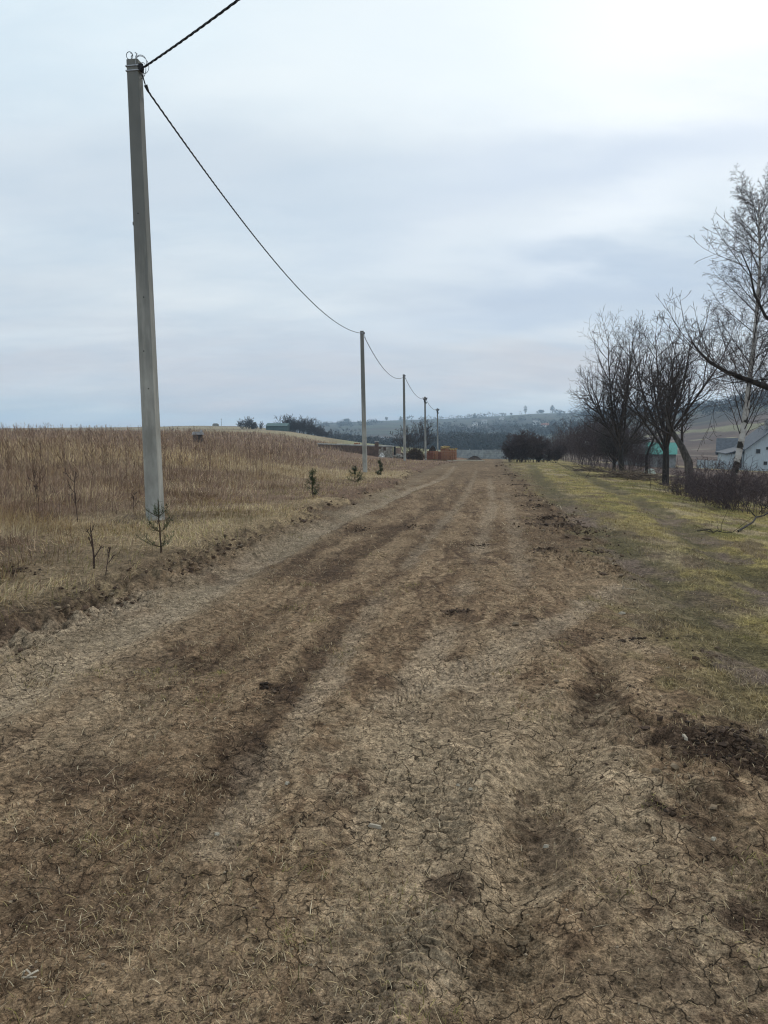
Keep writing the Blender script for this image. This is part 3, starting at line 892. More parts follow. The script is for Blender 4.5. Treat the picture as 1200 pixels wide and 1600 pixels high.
# ------------------------------------------------------------------ things: helpers
class MB:
    def __init__(s): s.v = []; s.f = {}; s.n = 0

    def add(s, V, F):
        V = np.asarray(V, float); s.v.append(V)
        for f in F: s.f.setdefault(len(f), []).append([i + s.n for i in f])
        s.n += len(V); return s

    def box(s, c, size, rz=0, rx=0, ry=0, taper=1.0):
        hx, hy, hz = (q / 2 for q in size)
        V = []
        Mx = Matrix.Rotation(rz, 3, 'Z') @ Matrix.Rotation(ry, 3, 'Y') @ Matrix.Rotation(rx, 3, 'X')
        for z in (-hz, hz):
            k = taper if z > 0 else 1
            for a, b in ((-hx, -hy), (hx, -hy), (hx, hy), (-hx, hy)):
                V.append(tuple(Mx @ Vector((a * k, b * k, z)) + Vector(c)))
        return s.add(V, [(3, 2, 1, 0), (4, 5, 6, 7), (0, 1, 5, 4), (1, 2, 6, 5), (2, 3, 7, 6), (3, 0, 4, 7)])

    def prism(s, prof, y0, y1, xf=None):
        """outline in (x, z) pulled along y"""
        n = len(prof); V = [(a, y0, b) for a, b in prof] + [(a, y1, b) for a, b in prof]
        F = [tuple(range(n)), tuple(range(2 * n - 1, n - 1, -1))] + [(i, i + n, (i + 1) % n + n, (i + 1) % n) for i in range(n)]
        if xf: V = [tuple(xf @ Vector(v)) for v in V]
        return s.add(V, F)

    def tube(s, pts, rad, k=8, cap=True):
        pts = [Vector(p) for p in pts]; n = len(pts)
        rad = [rad] * n if isinstance(rad, (int, float)) else rad
        V = []
        ref = Vector((.31, .17, .93)).normalized()
        for i in range(n):
            t = (pts[min(i + 1, n - 1)] - pts[max(i - 1, 0)]).normalized()
            if i == 0 or True:
                u = t.cross(ref)
                if u.length < .1: u = t.cross(Vector((1, 0, 0)))
                u.normalize(); w = t.cross(u)
            for j in range(k):
                a = 2 * math.pi * j / k
                V.append(tuple(pts[i] + (u * math.cos(a) + w * math.sin(a)) * rad[i]))
        F = [(i * k + j, i * k + (j + 1) % k, (i + 1) * k + (j + 1) % k, (i + 1) * k + j) for i in range(n - 1) for j in range(k)]
        if cap: F += [tuple(range(k))[::-1], tuple((n - 1) * k + j for j in range(k))]
        return s.add(V, F)

    def build(s, name, mat, parent=None, smooth=False):
        fs = [np.array(v) for v in s.f.values()]
        o = np_mesh(name, np.concatenate(s.v), fs, mat, smooth=smooth)
        if parent: o.parent = parent
        return o


def thing(name, label, cat, loc, rz=0, group=None):
    o = bpy.data.objects.new(name, None); COL.objects.link(o)
    o.empty_display_size = .3
    o.location = loc; o.rotation_euler = (0, 0, rz)
    o['label'] = label; o['category'] = cat
    if group: o['group'] = group
    return o


def dup(root, loc, rz=0, sc=1.0, label=None):
    r = root.copy(); COL.objects.link(r); r.location = loc; r.rotation_euler = (0, 0, rz)
    r.scale = (sc,) * 3 if isinstance(sc, (int, float)) else sc
    if label: r['label'] = label
    for ch in list(root.children):
        c = ch.copy(); COL.objects.link(c); c.parent = r
        for g in list(ch.children):
            d = g.copy(); COL.objects.link(d); d.parent = c
    return r


# ------------------------------------------------------------------ trees
def tubes_np(name, brs, mat, k, parent):
    """many polylines with radii to one mesh; brs: list of (pts [n,3], rad [n])"""
    by = {}
    for p, r in brs: by.setdefault(len(p), []).append((p, r))
    Vs, Fs, off = [], [], 0
    for n, L in by.items():
        P = np.array([q[0] for q in L], float); Q = np.array([q[1] for q in L], float)
        T = np.empty_like(P); T[:, 1:-1] = P[:, 2:] - P[:, :-2]; T[:, 0] = P[:, 1] - P[:, 0]; T[:, -1] = P[:, -1] - P[:, -2]
        T /= np.linalg.norm(T, axis=2, keepdims=True) + 1e-9
        u = np.cross(T, np.array([.31, .17, .93])); u /= np.linalg.norm(u, axis=2, keepdims=True) + 1e-9
        w = np.cross(T, u)
        a = np.arange(k) * 2 * np.pi / k
        V = P[:, :, None, :] + (u[:, :, None, :] * np.cos(a)[None, None, :, None] + w[:, :, None, :] * np.sin(a)[None, None, :, None]) * Q[:, :, None, None]
        m = len(L)
        b = off + (np.arange(m) * n * k)[:, None, None]
        i = (np.arange(n - 1) * k)[None, :, None]; j = np.arange(k)[None, None, :]; jn = (j + 1) % k
        F = np.stack([b + i + j, b + i + jn, b + i + k + jn, b + i + k + j], -1).reshape(-1, 4)
        Vs.append(V.reshape(-1, 3)); Fs.append(F); off += m * n * k
    o = np_mesh(name, np.concatenate(Vs), [np.concatenate(Fs)], mat, smooth=True)
    if parent: o.parent = parent
    return o


def nrm(v):
    l = math.sqrt(v[0] ** 2 + v[1] ** 2 + v[2] ** 2) or 1
    return (v[0] / l, v[1] / l, v[2] / l)


def grow(out, p, d, L, rad, lvl, P, rnd):
    n = P['seg'][lvl]; st = L / n
    pts = [p]; rs = [rad]; dd = d; ds = [d]
    tip = P['tip'][lvl]
    for i in range(n):
        w = P['wob'][lvl]; tr = P['up'][lvl]
        dd = nrm((dd[0] + rnd.gauss(0, w), dd[1] + rnd.gauss(0, w), dd[2] + rnd.gauss(0, w) + tr * (i + 1) / n))
        q = pts[-1]
        pts.append((q[0] + dd[0] * st, q[1] + dd[1] * st, q[2] + dd[2] * st)); ds.append(dd)
        rs.append(max(rad * (1 - (1 - tip) * (i + 1) / n), P['rmin']))
    out[lvl].append((pts, rs))
    if lvl + 1 >= len(P['seg']): return
    k = P['k'][lvl]; k = max(1, int(k * rnd.uniform(.8, 1.2)))
    t0, t1 = P['t'][lvl]
    for j in range(k):
        t = t0 + (t1 - t0) * (j + rnd.random()) / k
        f = t * n; i = min(int(f), n - 1); f -= i
        a, b = pts[i], pts[i + 1]
        q = tuple(a[m] + (b[m] - a[m]) * f for m in range(3))
        r0 = rs[i] + (rs[i + 1] - rs[i]) * f
        tdir = ds[i + 1]
        an = R(rnd.gauss(*P['ang'][lvl]))
        ph = j * 2.4 + rnd.uniform(-.5, .5)
        u = nrm((tdir[1] * .9 + .1, -tdir[0] * .9, .02)) if abs(tdir[2]) < .95 else (1, 0, 0)
        w = (tdir[1] * u[2] - tdir[2] * u[1], tdir[2] * u[0] - tdir[0] * u[2], tdir[0] * u[1] - tdir[1] * u[0])
        c_, s_ = math.cos(ph), math.sin(ph); ca, sa = math.cos(an), math.sin(an)
        nd = nrm(tuple(tdir[m] * ca + (u[m] * c_ + w[m] * s_) * sa for m in range(3)))
        lt_ = P['lt'] if lvl else P.get('ltA', P['lt'])
        Lc = L * P['len'][lvl] * (1 - lt_ * (t - t0) / max(t1 - t0, .01)) * rnd.uniform(.75, 1.2)
        grow(out, q, nd, Lc, min(r0 * .75, rad * P['rr'][lvl]), lvl + 1, P, rnd)


def bare_tree(name, label, loc, H, trunk_r, P, seed, mtr, mbr, group=None, cat='tree', lean=(0, 0), trunk=None, rz=0, minr=0):
    rnd = random.Random(seed)
    t = thing(name, label, cat, loc, rz, group)
    out = [[] for _ in P['seg']]
    if trunk:
        pts, rs = trunk
        out[0].append((pts, rs))
        L = P['L']
        n = len(pts) - 1
        for j in range(P['k'][0]):
            tt = P['t'][0][0] + (P['t'][0][1] - P['t'][0][0]) * (j + rnd.random()) / P['k'][0]
            f = tt * n; i = min(int(f), n - 1); f -= i
            q = tuple(pts[i][m] + (pts[i + 1][m] - pts[i][m]) * f for m in range(3))
            td = nrm(tuple(pts[i + 1][m] - pts[i][m] for m in range(3)))
            an = R(rnd.gauss(*P['ang'][0])); ph = j * 2.4 + rnd.uniform(-.4, .4)
            nd = nrm((td[0] * math.cos(an) + math.cos(ph) * math.sin(an), td[1] * math.cos(an) + math.sin(ph) * math.sin(an), td[2] * math.cos(an)))
            r0 = rs[i] + (rs[i + 1] - rs[i]) * f
            grow(out, q, nd, L * (1 - P['lt0'] * tt) * rnd.uniform(.8, 1.15), min(r0 * .55, P.get('r1', trunk_r * .45)), 1, P, rnd)
    else:
        grow(out, (0, 0, -.1), nrm((lean[0], lean[1], 1)), P['L'], trunk_r, 0, P, rnd)
    if not trunk:
        zz_ = max(q[2] for l in out for b in l for q in b[0]); f_ = H / zz_
        out = [[([(q[0] * f_ * P.get('wide', 1), q[1] * f_, q[2] * f_) for q in b[0]], b[1]) for b in l] for l in out]
    tubes_np('trunk', out[0], mtr, 10, t)
    allb = [b for l in out[1:] for b in l]
    big = [b for b in allb if max(b[1]) > .012]; fine = [b for b in allb if max(b[1]) <= .012]
    o = tubes_np('branches', big + [], mbr, 5, t) if big else None
    if fine: tubes_np('twigs', fine, mbr, 3, t)
    return t


M_BARK = surf('dark_bark', (.052, .044, .040), (.022, .019, .018), 14, .95, .8, (1, 1, .25))
M_TWIG = surf('grey_brown_twig', (.075, .060, .055), (.045, .036, .034), 6, .9)
M_BRAM = surf('bramble_cane', (.115, .085, .082), (.060, .044, .046), 8, .9)


def birch_mat():
    m, t, b = new_mat('birch_bark'); L = t.links.new
    tc = t.nodes.new('ShaderNodeTexCoord'); mp = t.nodes.new('ShaderNodeMapping'); L(tc.outputs['Object'], mp.inputs[0]); mp.inputs['Scale'].default_value = (2.0, 2.0, 2.6)
    n = t.nodes.new('ShaderNodeTexNoise'); L(mp.outputs[0], n.inputs['Vector']); n.inputs['Scale'].default_value = 1.6; n.inputs['Detail'].default_value = 5
    sp = t.nodes.new('ShaderNodeSeparateXYZ'); L(tc.outputs['Object'], sp.inputs[0])
    low = t.nodes.new('ShaderNodeMapRange'); L(sp.outputs[2], low.inputs[0]); low.inputs[1].default_value = .3; low.inputs[2].default_value = 2.6; low.inputs[3].default_value = .24; low.inputs[4].default_value = -.02
    ad = t.nodes.new('ShaderNodeMath'); ad.operation = 'ADD'; L(n.outputs[0], ad.inputs[0]); L(low.outputs[0], ad.inputs[1])
    r = t.nodes.new('ShaderNodeValToRGB'); L(ad.outputs[0], r.inputs[0])
    e = r.color_ramp.elements; e[0].position = .45; e[0].color = (.50, .47, .44, 1); e[1].position = .64; e[1].color = (.035, .03, .026, 1)
    q = e.new(.575); q.color = (.36, .33, .30, 1); q = e.new(.60); q.color = (.06, .05, .045, 1)
    L(r.outputs[0], b.inputs['Base Color']); b.inputs['Roughness'].default_value = .8
    return m


M_BIRCH = birch_mat()

P_FRUIT = dict(ltA=-.25, seg=[5, 7, 5, 4, 3], k=[11, 16, 8, 4], t=[(.55, 1.0), (.15, 1.0), (.15, 1), (.2, 1)], ang=[(38, 12), (42, 12), (45, 15), (40, 15)],
               len=[2.6, .50, .5, .6], wob=[.03, .045, .055, .06, .06], up=[.02, .15, .18, .18, .12], tip=[.8, .18, .25, .4, .5], rr=[.46, .41, .5, .6], rmin=.0064, lt=.45, L=1.9, lt0=.3)


def pt(px, py, D=None):
    g = at(px, py)
    return g


def place(px, py):
    g = at(px, py)
    return (g.x, g.y, gz(g.x, g.y))


def h_at(loc, py, px=None):
    """height above loc of a photo row at loc's distance"""
    d = px_dir(px or 600, py)
    # horizontal distance along view
    y = loc[1]
    return EYE + d.z / d.y * y - loc[2]


g = at(1040, 757); l = (g.x, g.y, gz(g.x, g.y)); H = h_at(l, 470)
Pm = dict(P_FRUIT); Pm['L'] = H * .28; Pm['len'] = [1.9, .44, .5, .6]; Pm['k'] = [9, 14, 8, 4]; Pm['ang'] = [(30, 14), (38, 12), (40, 15), (38, 15)]
bare_tree('fruit_tree', 'bare fruit tree with straight dark trunk in front of the green roof', l, H, .17, Pm, 3, M_BARK, M_TWIG, 'bare fruit trees in the hedge line', rz=1.0)
g = at(972, 742); l = (g.x, g.y, gz(g.x, g.y)); H = h_at(l, 482)
Pm = dict(P_FRUIT); Pm['L'] = H * .28; Pm['len'] = [2.35, .46, .5, .6]; Pm['wide'] = .85; Pm['ang'] = [(31, 14), (44, 12), (48, 15), (40, 15)]
bare_tree('fruit_tree', 'wide bare fruit tree at the left end of the tree row', l, H, .19, Pm, 8, M_BARK, M_TWIG, 'bare fruit trees in the hedge line', rz=1.9)
g = at(992, 741); l = (g.x + .0, g.y + 5, gz(g.x, g.y + 5)); H = 4.4
Pm = dict(P_FRUIT); Pm['L'] = 1.2; Pm['len'] = [2.2, .48, .5, .6]; Pm['ang'] = [(48, 13), (44, 12), (48, 15), (40, 15)]
bare_tree('fruit_tree', 'low spreading bare tree hidden behind the two larger fruit trees', l, H, .14, Pm, 12, M_BARK, M_TWIG, 'bare fruit trees in the hedge line', rz=2.1)
# leaning tree: the trunk bows out to the left as it rises
g = at(1076, 771); l = (g.x, g.y, gz(g.x, g.y))
s_ = l[1] / 1200
tp = [((px - 1076) * s_, dy, (771 - py) * s_) for px, py, dy in ((1080, 778, 0), (1077, 750, 0), (1075, 722, .1), (1066, 700, .2), (1054, 680, .3), (1045, 662, .4), (1043, 640, .5), (1048, 615, .5))]
Pm = dict(P_FRUIT); Pm['k'] = [8, 9, 6, 3]; Pm['t'] = [(.42, 1.0)] + P_FRUIT['t'][1:]; Pm['L'] = 2.4
bare_tree('leaning_tree', 'grey leaning tree whose trunk bends left just right of the straight one', l, 5, .15, Pm, 21, surf('grey_bark', (.12, .105, .095), (.05, .044, .04), 12, .95, .8, (1, 1, .3)), M_TWIG, None, trunk=(tp, [.20, .17, .16, .13, .10, .085, .07, .05]))
# short broken trunk between
g = at(1010, 742); l = (g.x, g.y, gz(g.x, g.y)); s_ = l[1] / 1200
tp = [(dx * s_, 0, (742 - py) * s_) for dx, py in ((0, 747), (0, 730), (-1, 715), (2, 703), (8, 690), (12, 676), (14, 660))]
Pm = dict(P_FRUIT); Pm['k'] = [6, 8, 5, 3]; Pm['t'] = [(.55, 1.0)] + P_FRUIT['t'][1:]; Pm['L'] = 1.8
bare_tree('young_tree', 'thin crooked bare tree with dark trunk between the two larger fruit trees', l, 3, .1, Pm, 31, M_BARK, M_TWIG, None, trunk=(tp, [.12, .11, .10, .085, .07, .05, .04]))

# birch
g = at(1144, 782); l = (g.x, g.y, gz(g.x, g.y)); s_ = l[1] / 1200 * 1.0
tp = [((px - 1144) * s_, dy, (782 - py) * s_) for px, py, dy in ((1135, 790, 0), (1142, 755, 0), (1149, 720, 0), (1156, 680, .05), (1161, 640, .1), (1164, 590, .1), (1168, 540, .1), (1170, 480, .1), (1171, 420, .1), (1168, 385, .1), (1166, 355, .1), (1164, 325, .1))]
P_B = dict(seg=[5, 9, 7, 5, 4], k=[52, 14, 8, 3], t=[(.24, .99), (.12, 1.0), (.1, 1), (.2, 1)], ang=[(36, 9), (30, 9), (34, 12), (32, 12)],
           len=[1, .42, .5, .55], wob=[.03, .035, .045, .06, .07], up=[0, .03, -.03, -.16, -.24], tip=[.2, .15, .25, .4, .6], rr=[.3, .40, .5, .6], rmin=.0036, lt=.5, L=4.0, lt0=.70, r1=.020)
bare_tree('birch_tree', 'tall white barked birch with bare drooping twigs at the right', l, 10, .17, P_B, 5, M_BIRCH, M_TWIG, trunk=(tp, [.17, .135, .12, .11, .10, .09, .075, .06, .048, .035, .025, .010]), cat='birch')

# the tree past the right edge whose limbs reach into view
gx = at(1300, 850); l = (gx.x, gx.y, gz(gx.x, gx.y)); s_ = l[1] / 1200
rnd = random.Random(77)
tz = lambda px, py, dy=0: ((px - 1300) * s_, dy, (850 - py) * s_)
t = thing('overhanging_tree', 'dark bare tree beyond the right edge with limbs reaching in over the birch', 'tree', l)
trunk = [tz(1300, 860), tz(1298, 780), tz(1290, 700), tz(1282, 640), tz(1270, 560), tz(1262, 480), tz(1258, 400)]
out = [[] for _ in range(5)]
out[0].append((trunk, [.24, .20, .17, .15, .12, .08, .04]))
P_O = dict(seg=[5, 8, 6, 5, 4], k=[1, 12, 7, 3], t=[(.5, 1), (.2, 1.0), (.15, 1), (.2, 1)], ang=[(50, 10), (50, 14), (42, 13), (36, 13)],
           len=[1, .42, .5, .55], wob=[.05, .05, .06, .07, .07], up=[0, .10, .16, .12, .06], tip=[.8, .18, .25, .4, .5], rr=[.5, .42, .5, .6], rmin=.0032, lt=.5)
limbs = [([(1284, 655), (1240, 622), (1200, 603), (1170, 590), (1140, 577), (1115, 560), (1100, 542), (1092, 525)], .070, 15),
         ([(1268, 560), (1235, 530), (1210, 512), (1190, 490), (1176, 455), (1172, 420), (1160, 385)], .045, 13),
         ([(1262, 500), (1230, 455), (1205, 420), (1192, 390), (1186, 362)], .026, 6),
         ([(1280, 640), (1240, 590), (1200, 588), (1175, 590), (1150, 592), (1120, 600)], .022, 6)]
for path, r0, kk in limbs:
    pts = [tz(px, py, .1 * i) for i, (px, py) in enumerate(path)]
    n = len(pts)
    out[1].append((pts, [r0 * (1 - .85 * i / (n - 1)) for i in range(n)]))
    for j in range(kk):
        tt = .25 + .75 * (j + rnd.random()) / kk; f = tt * (n - 1); i = min(int(f), n - 2); f -= i
        q = tuple(pts[i][m] + (pts[i + 1][m] - pts[i][m]) * f for m in range(3))
        td = nrm(tuple(pts[i + 1][m] - pts[i][m] for m in range(3)))
        nd = nrm((td[0] * .5 + rnd.gauss(0, .5), rnd.gauss(0, .5), td[2] * .5 + rnd.uniform(-.2, .9)))
        grow(out, q, nd, rnd.uniform(.6, 1.25), min(.010, r0 * .26 * (1 - .5 * tt)), 2, P_O, rnd)
tubes_np('trunk', out[0], M_BARK, 10, t)
lm = tubes_np('limbs', out[1], M_BARK, 8, t)
tubes_np('twigs', [b for L_ in out[2:] for b in L_], M_TWIG, 3, t)

# ------------------------------------------------------------------ hedgerow shrubs and brambles
P_SH = dict(seg=[6, 5, 4, 3], k=[9, 6, 4], t=[(.15, 1), (.15, 1), (.2, 1)], ang=[(32, 12), (36, 14), (40, 16)], len=[.45, .5, .6], wob=[.09, .10, .12, .12], up=[.06, .08, .08, .04],
            tip=[.25, .3, .5, .6], rr=[.5, .55, .6], rmin=.006, lt=.4, L=2.2)


def shrub_mesh(seed, stems, H, spread, P, mat, rmin=.006, r0=.022):
    rnd = random.Random(seed)
    out = [[] for _ in P['seg']]
    PP = dict(P); PP['rmin'] = rmin
    for i in range(stems):
        a = rnd.uniform(0, 6.283); q = spread * math.sqrt(rnd.random())
        lean = rnd.uniform(.05, .55)
        grow(out, (math.cos(a) * q, math.sin(a) * q, -.05), nrm((math.cos(a) * lean, math.sin(a) * lean, 1)), H * rnd.uniform(.6, 1.05), r0 * rnd.uniform(.6, 1.2), 0, PP, rnd)
    return out


def shrub(name, label, cat, loc, seed, stems, H, spread, P=P_SH, mat=None, group=None, rmin=.006, r0=.022):
    t = thing(name, label, cat, loc, 0, group)
    out = shrub_mesh(seed, stems, H, spread, P, mat, rmin, r0)
    tubes_np('stems', out[0], mat or M_BRAM, 4, t)
    tubes_np('twigs', [b for l_ in out[1:] for b in l_], mat or M_BRAM, 3, t)
    return t


SH_L = 'bare dark shrub in the hedgerow left of the fruit trees'
protos = [shrub('bare_shrub', SH_L, 'shrub', (0, 0, -50), 100 + i, 11, 4.0, .9, group='bare shrubs in the hedgerow', rmin=.009) for i in range(3)]
used = [False] * 3
rr = random.Random(4)
spots = [(905, 727, 1.0, 0), (925, 730, 1.0, 0), (942, 733, 1.05, 2), (960, 735, .95, 3), (985, 737, .9, 5), (890, 722, .95, 3), (872, 719, .9, 2), (858, 717, .85, 5), (880, 720, 1.0, 9), (915, 727, 1.1, 7), (900, 722, 1.1, 14),
         (938, 728, 1.15, 8), (1000, 737, .7, 6), (865, 716, .95, 12), (850, 716, .75, 8), (960, 730, 1.1, 9), (995, 742, .45, 2), (925, 724, 1.2, 16), (1022, 744, .4, 3)]
for i, (px, py, sc, back) in enumerate(spots):
    g = at(px, py); d = Vector((g.x, g.y)).normalized()
    x_, y_ = g.x + d.x * back, g.y + d.y * back
    j = i % 3
    loc = (x_, y_, gz(x_, y_))
    if not used[j]:
        o = protos[j]; used[j] = True
        o.location = loc; o.rotation_euler = (0, 0, rr.uniform(0, 6)); o.scale = (sc,) * 3
    else:
        dup(protos[j], loc, rr.uniform(0, 6.28), (sc, sc, sc * 1.15))

# bramble thicket right of the leaning tree
P_BR = dict(seg=[9, 5, 4], k=[7, 4], t=[(.15, 1), (.1, 1)], ang=[(48, 20), (45, 20)], len=[.34, .5], wob=[.16, .14, .14], up=[-.18, -.02, -.02], tip=[.4, .5, .6], rr=[.6, .7], rmin=.0035, lt=.3, L=1.4)
BL = ['low dark bramble thicket at the foot of the birch', 'dark bramble thicket at the right edge of the verge', 'tangled brambles between the leaning tree and the birch', 'bramble mound behind the thicket at the right edge', 'straggly brambles under the leaning tree']
for i, (px, py, st, H, sp) in enumerate([(1150, 792, 85, 1.45, 1.0), (1205, 806, 95, 1.6, 1.25), (1108, 782, 45, 1.3, .8), (1215, 775, 80, 1.6, 1.6), (1082, 778, 26, 1.0, .5)]):
    g = at(px, py)
    shrub('bramble_thicket', BL[i], 'brambles', (g.x, g.y + .8, gz(g.x, g.y + .8)), 200 + i, st, H, sp, P_BR, M_BRAM, 'brambles along the verge', rmin=.0045, r0=.009)


# ------------------------------------------------------------------ brushwood, sticks, fallen branches
def stick_pile(name, label, loc, w, d, h, n, mat, seed, L=(.4, 1.3), r0=(.006, .02), cat='brushwood', group=None):
    rnd = random.Random(seed); t = thing(name, label, cat, loc, 0, group)
    brs = []
    for i in range(n):
        x_ = rnd.gauss(0, w * .35); y_ = rnd.gauss(0, d * .3)
        top = h * max(.05, 1 - (2 * x_ / w) ** 2) * rnd.random()
        a = rnd.gauss(0, .7) + (math.pi if rnd.random() < .5 else 0); el = rnd.gauss(.05, .22); Ln = rnd.uniform(*L)
        p = [(x_, y_, top)]
        dd = (math.cos(a) * math.cos(el), math.sin(a) * math.cos(el), math.sin(el))
        for k in range(3):
            dd = nrm(tuple(v + rnd.gauss(0, .12) for v in dd)); q = p[-1]
            p.append((q[0] + dd[0] * Ln / 3, q[1] + dd[1] * Ln / 3, max(.01, q[2] + dd[2] * Ln / 3)))
        r1 = rnd.uniform(*r0)
        brs.append((p, [r1, r1 * .85, r1 * .65, r1 * .4]))
    tubes_np('sticks', brs, mat, 4, t)
    return t


M_STICK = surf('cut_wood', (.19, .145, .105), (.07, .052, .042), 5, .9)
for i, (px, py, w, n, lb) in enumerate([(982, 748, 2.6, 260, 'long low pile of cut brushwood in front of the fruit trees'), (1003, 752, 1.4, 90, 'loose cut sticks at the right end of the brushwood pile'),
                                      (925, 737, 2.2, 170, 'brushwood heap further along the hedgerow')]):
    g = at(px, py)
    stick_pile('brushwood_pile', lb, (g.x, g.y + .5, gz(g.x, g.y + .5)), w, 1.2, .32, n, M_STICK, 300 + i, group='brushwood piles by the hedge')
for i, (px0, py0, px1, py1, lb, r0) in enumerate([(1155, 832, 1215, 806, 'fallen dark branch on the turf at the right edge', .022), (1090, 833, 1152, 836, 'thin stick lying flat on the turf below the brambles', .010),
                                                 (1015, 767, 1013, 742, 'slim dead sapling upright before the brushwood', .008)]):
    a, b = at(px0, py0), at(px1, py1)
    if i == 2:
        b = Vector((a.x, a.y, h_at((a.x, a.y, a.z), 742) + a.z))
    else:
        b = Vector((b.x, b.y, 0))
    loc = Vector((a.x, a.y, gz(a.x, a.y)))
    n = 9; pts = []
    rnd = random.Random(50 + i)
    for k in range(n):
        f = k / (n - 1); x_ = a.x + (b.x - a.x) * f + rnd.gauss(0, .03); y_ = a.y + (b.y - a.y) * f + rnd.gauss(0, .03)
        z_ = (gz(x_, y_) + r0 + abs(rnd.gauss(.02, .03)) + (.25 * f if i == 0 else 0)) if i < 2 else loc.z + (b.z - loc.z) * f
        pts.append((x_ - loc.x, y_ - loc.y, z_ - loc.z))
    brs = [(pts, [r0 * (1 - .6 * k / n) for k in range(n)])]
    for k in range(7):
        j = rnd.randint(2, n - 2); q = pts[j]; L_ = rnd.uniform(.15, .5) * (1 if i != 2 else .4)
        dd = (rnd.gauss(0, 1), rnd.gauss(0, .5), abs(rnd.gauss(0, .5)) + .1); dd = nrm(dd)
        brs.append(([q] + [(q[0] + dd[0] * L_ * m / 3 + rnd.gauss(0, .015), q[1] + dd[1] * L_ * m / 3, q[2] + dd[2] * L_ * m / 3) for m in (1, 2, 3)], [r0 * .5, r0 * .4, r0 * .3, r0 * .2]))
    o = tubes_np(['fallen_branch', 'stick', 'dead_sapling'][i], brs, M_BARK, 5, None)
    o.location = loc; o['label'] = lb; o['category'] = ['branch', 'stick', 'sapling'][i]

# saplings and weeds on the left verge
M_STEM = surf('sapling_stem', (.085, .055, .045), (.045, .03, .026), 20, .9)
P_SAP = dict(seg=[6, 4, 3], k=[6, 3], t=[(.25, .9), (.3, 1)], ang=[(35, 12), (35, 12)], len=[.38, .4], wob=[.05, .09, .1], up=[.05, .15, .1], tip=[.35, .5, .6], rr=[.5, .6], rmin=.0025, lt=.5, L=1)
for i, (px, py, top, k, r0, lb) in enumerate([(147, 889, 815, 5, .013, 'dark leafless sapling stump with side twigs on the left verge'), (122, 818, 732, 5, .008, 'tall thin crooked bare stem in the dead grass'),
                                            (58, 790, 735, 9, .007, 'bushy dark bare stem in the weeds at the left'), (165, 900, 850, 3, .005, 'short bare twig beside the dark sapling'), (208, 800, 765, 5, .005, 'small bare stem left of the near pole'),
                                            (40, 672 + 26, 683, 5, .02, 'dark bush top in the weeds at far left')]):
    g = at(px, py, ground); l = (g.x, g.y, gz(g.x, g.y)); H = h_at(l, top)
    Pq = dict(P_SAP); Pq['k'] = [k, 3]
    rnd = random.Random(400 + i); out = [[], [], []]; Pq['rmin'] = .0022 + l[1] * .0002
    grow(out, (0, 0, -.03), nrm((rnd.gauss(0, .08), 0, 1)), H, r0, 0, Pq, rnd)
    t = thing('bare_sapling', lb, 'sapling', l, 0, 'bare saplings in the left field')
    tubes_np('stem', out[0], M_STEM, 6, t); tubes_np('twigs', out[1] + out[2], M_STEM, 4, t)

# ------------------------------------------------------------------ little pines
M_NEEDLE = surf('pine_needles', (.085, .105, .045), (.040, .060, .028), 9, .8)
M_PSTEM = surf('pine_stem', (.13, .085, .055), (.06, .042, .03), 18, .9)


def pine(label, loc, H, seed, whorls, bottom=.25, reach=.42, nl=.06, nw=.0035, dens=1.0):
    rnd = random.Random(seed); t = thing('pine_sapling', label, 'pine sapling', loc, 0, 'young pines along the verge')
    stem = [(0, 0, -.03)]; k = 8
    for i in range(1, k + 1): stem.append((stem[-1][0] + rnd.gauss(0, H * .012), stem[-1][1] + rnd.gauss(0, H * .012), H * i / k))
    tubes_np('stem', [(stem, [H * .018 * (1 - .7 * i / k) + .002 for i in range(k + 1)])], M_PSTEM, 6, t)
    brs, tufts = [], []

    def at_h(f):
        i = min(int(f * k), k - 1); q = f * k - i
        return tuple(stem[i][m] + (stem[i + 1][m] - stem[i][m]) * q for m in range(3))
    for w in range(whorls):
        f = bottom + (1 - bottom) * w / whorls
        for b in range(rnd.randint(3, 5)):
            a = rnd.uniform(0, 6.283); L = H * reach * (1 - .65 * f) * rnd.uniform(.6, 1.15)
            p = [at_h(f)]; el = rnd.uniform(.05, .5)
            for s in range(4):
                el += .16
                q = p[-1]; p.append((q[0] + math.cos(a) * math.cos(el) * L / 4, q[1] + math.sin(a) * math.cos(el) * L / 4, q[2] + math.sin(el) * L / 4))
            brs.append((p, [H * .007, H * .006, H * .005, H * .004, H * .003]))
            for s in range(2, 5): tufts.append((p[s], nrm(tuple(p[s][m] - p[s - 1][m] for m in range(3))), .8))
    for s in range(3): tufts.append((at_h(1 - .06 * s), (0, 0, 1), 1.1))
    tubes_np('branches', brs, M_PSTEM, 4, t)
    V, F = [], []
    for (p, d, sc) in tufts:
        for i in range(int(34 * dens)):
            v = nrm((d[0] * .9 + rnd.gauss(0, .55), d[1] * .9 + rnd.gauss(0, .55), d[2] * .9 + rnd.gauss(0, .55)))
            o = [p[m] - d[m] * rnd.random() * nl * 1.4 for m in range(3)]
            L = nl * sc * rnd.uniform(.6, 1.2); s = nrm((v[1] + .01, -v[0], rnd.gauss(0, .4)))
            b = len(V)
            V += [tuple(o[m] - s[m] * nw / 2 for m in range(3)), tuple(o[m] + s[m] * nw / 2 for m in range(3)), tuple(o[m] + v[m] * L for m in range(3))]
            F.append((b, b + 1, b + 2))
    o = np_mesh('needles', V, [np.array(F)], M_NEEDLE); o.parent = t
    return t


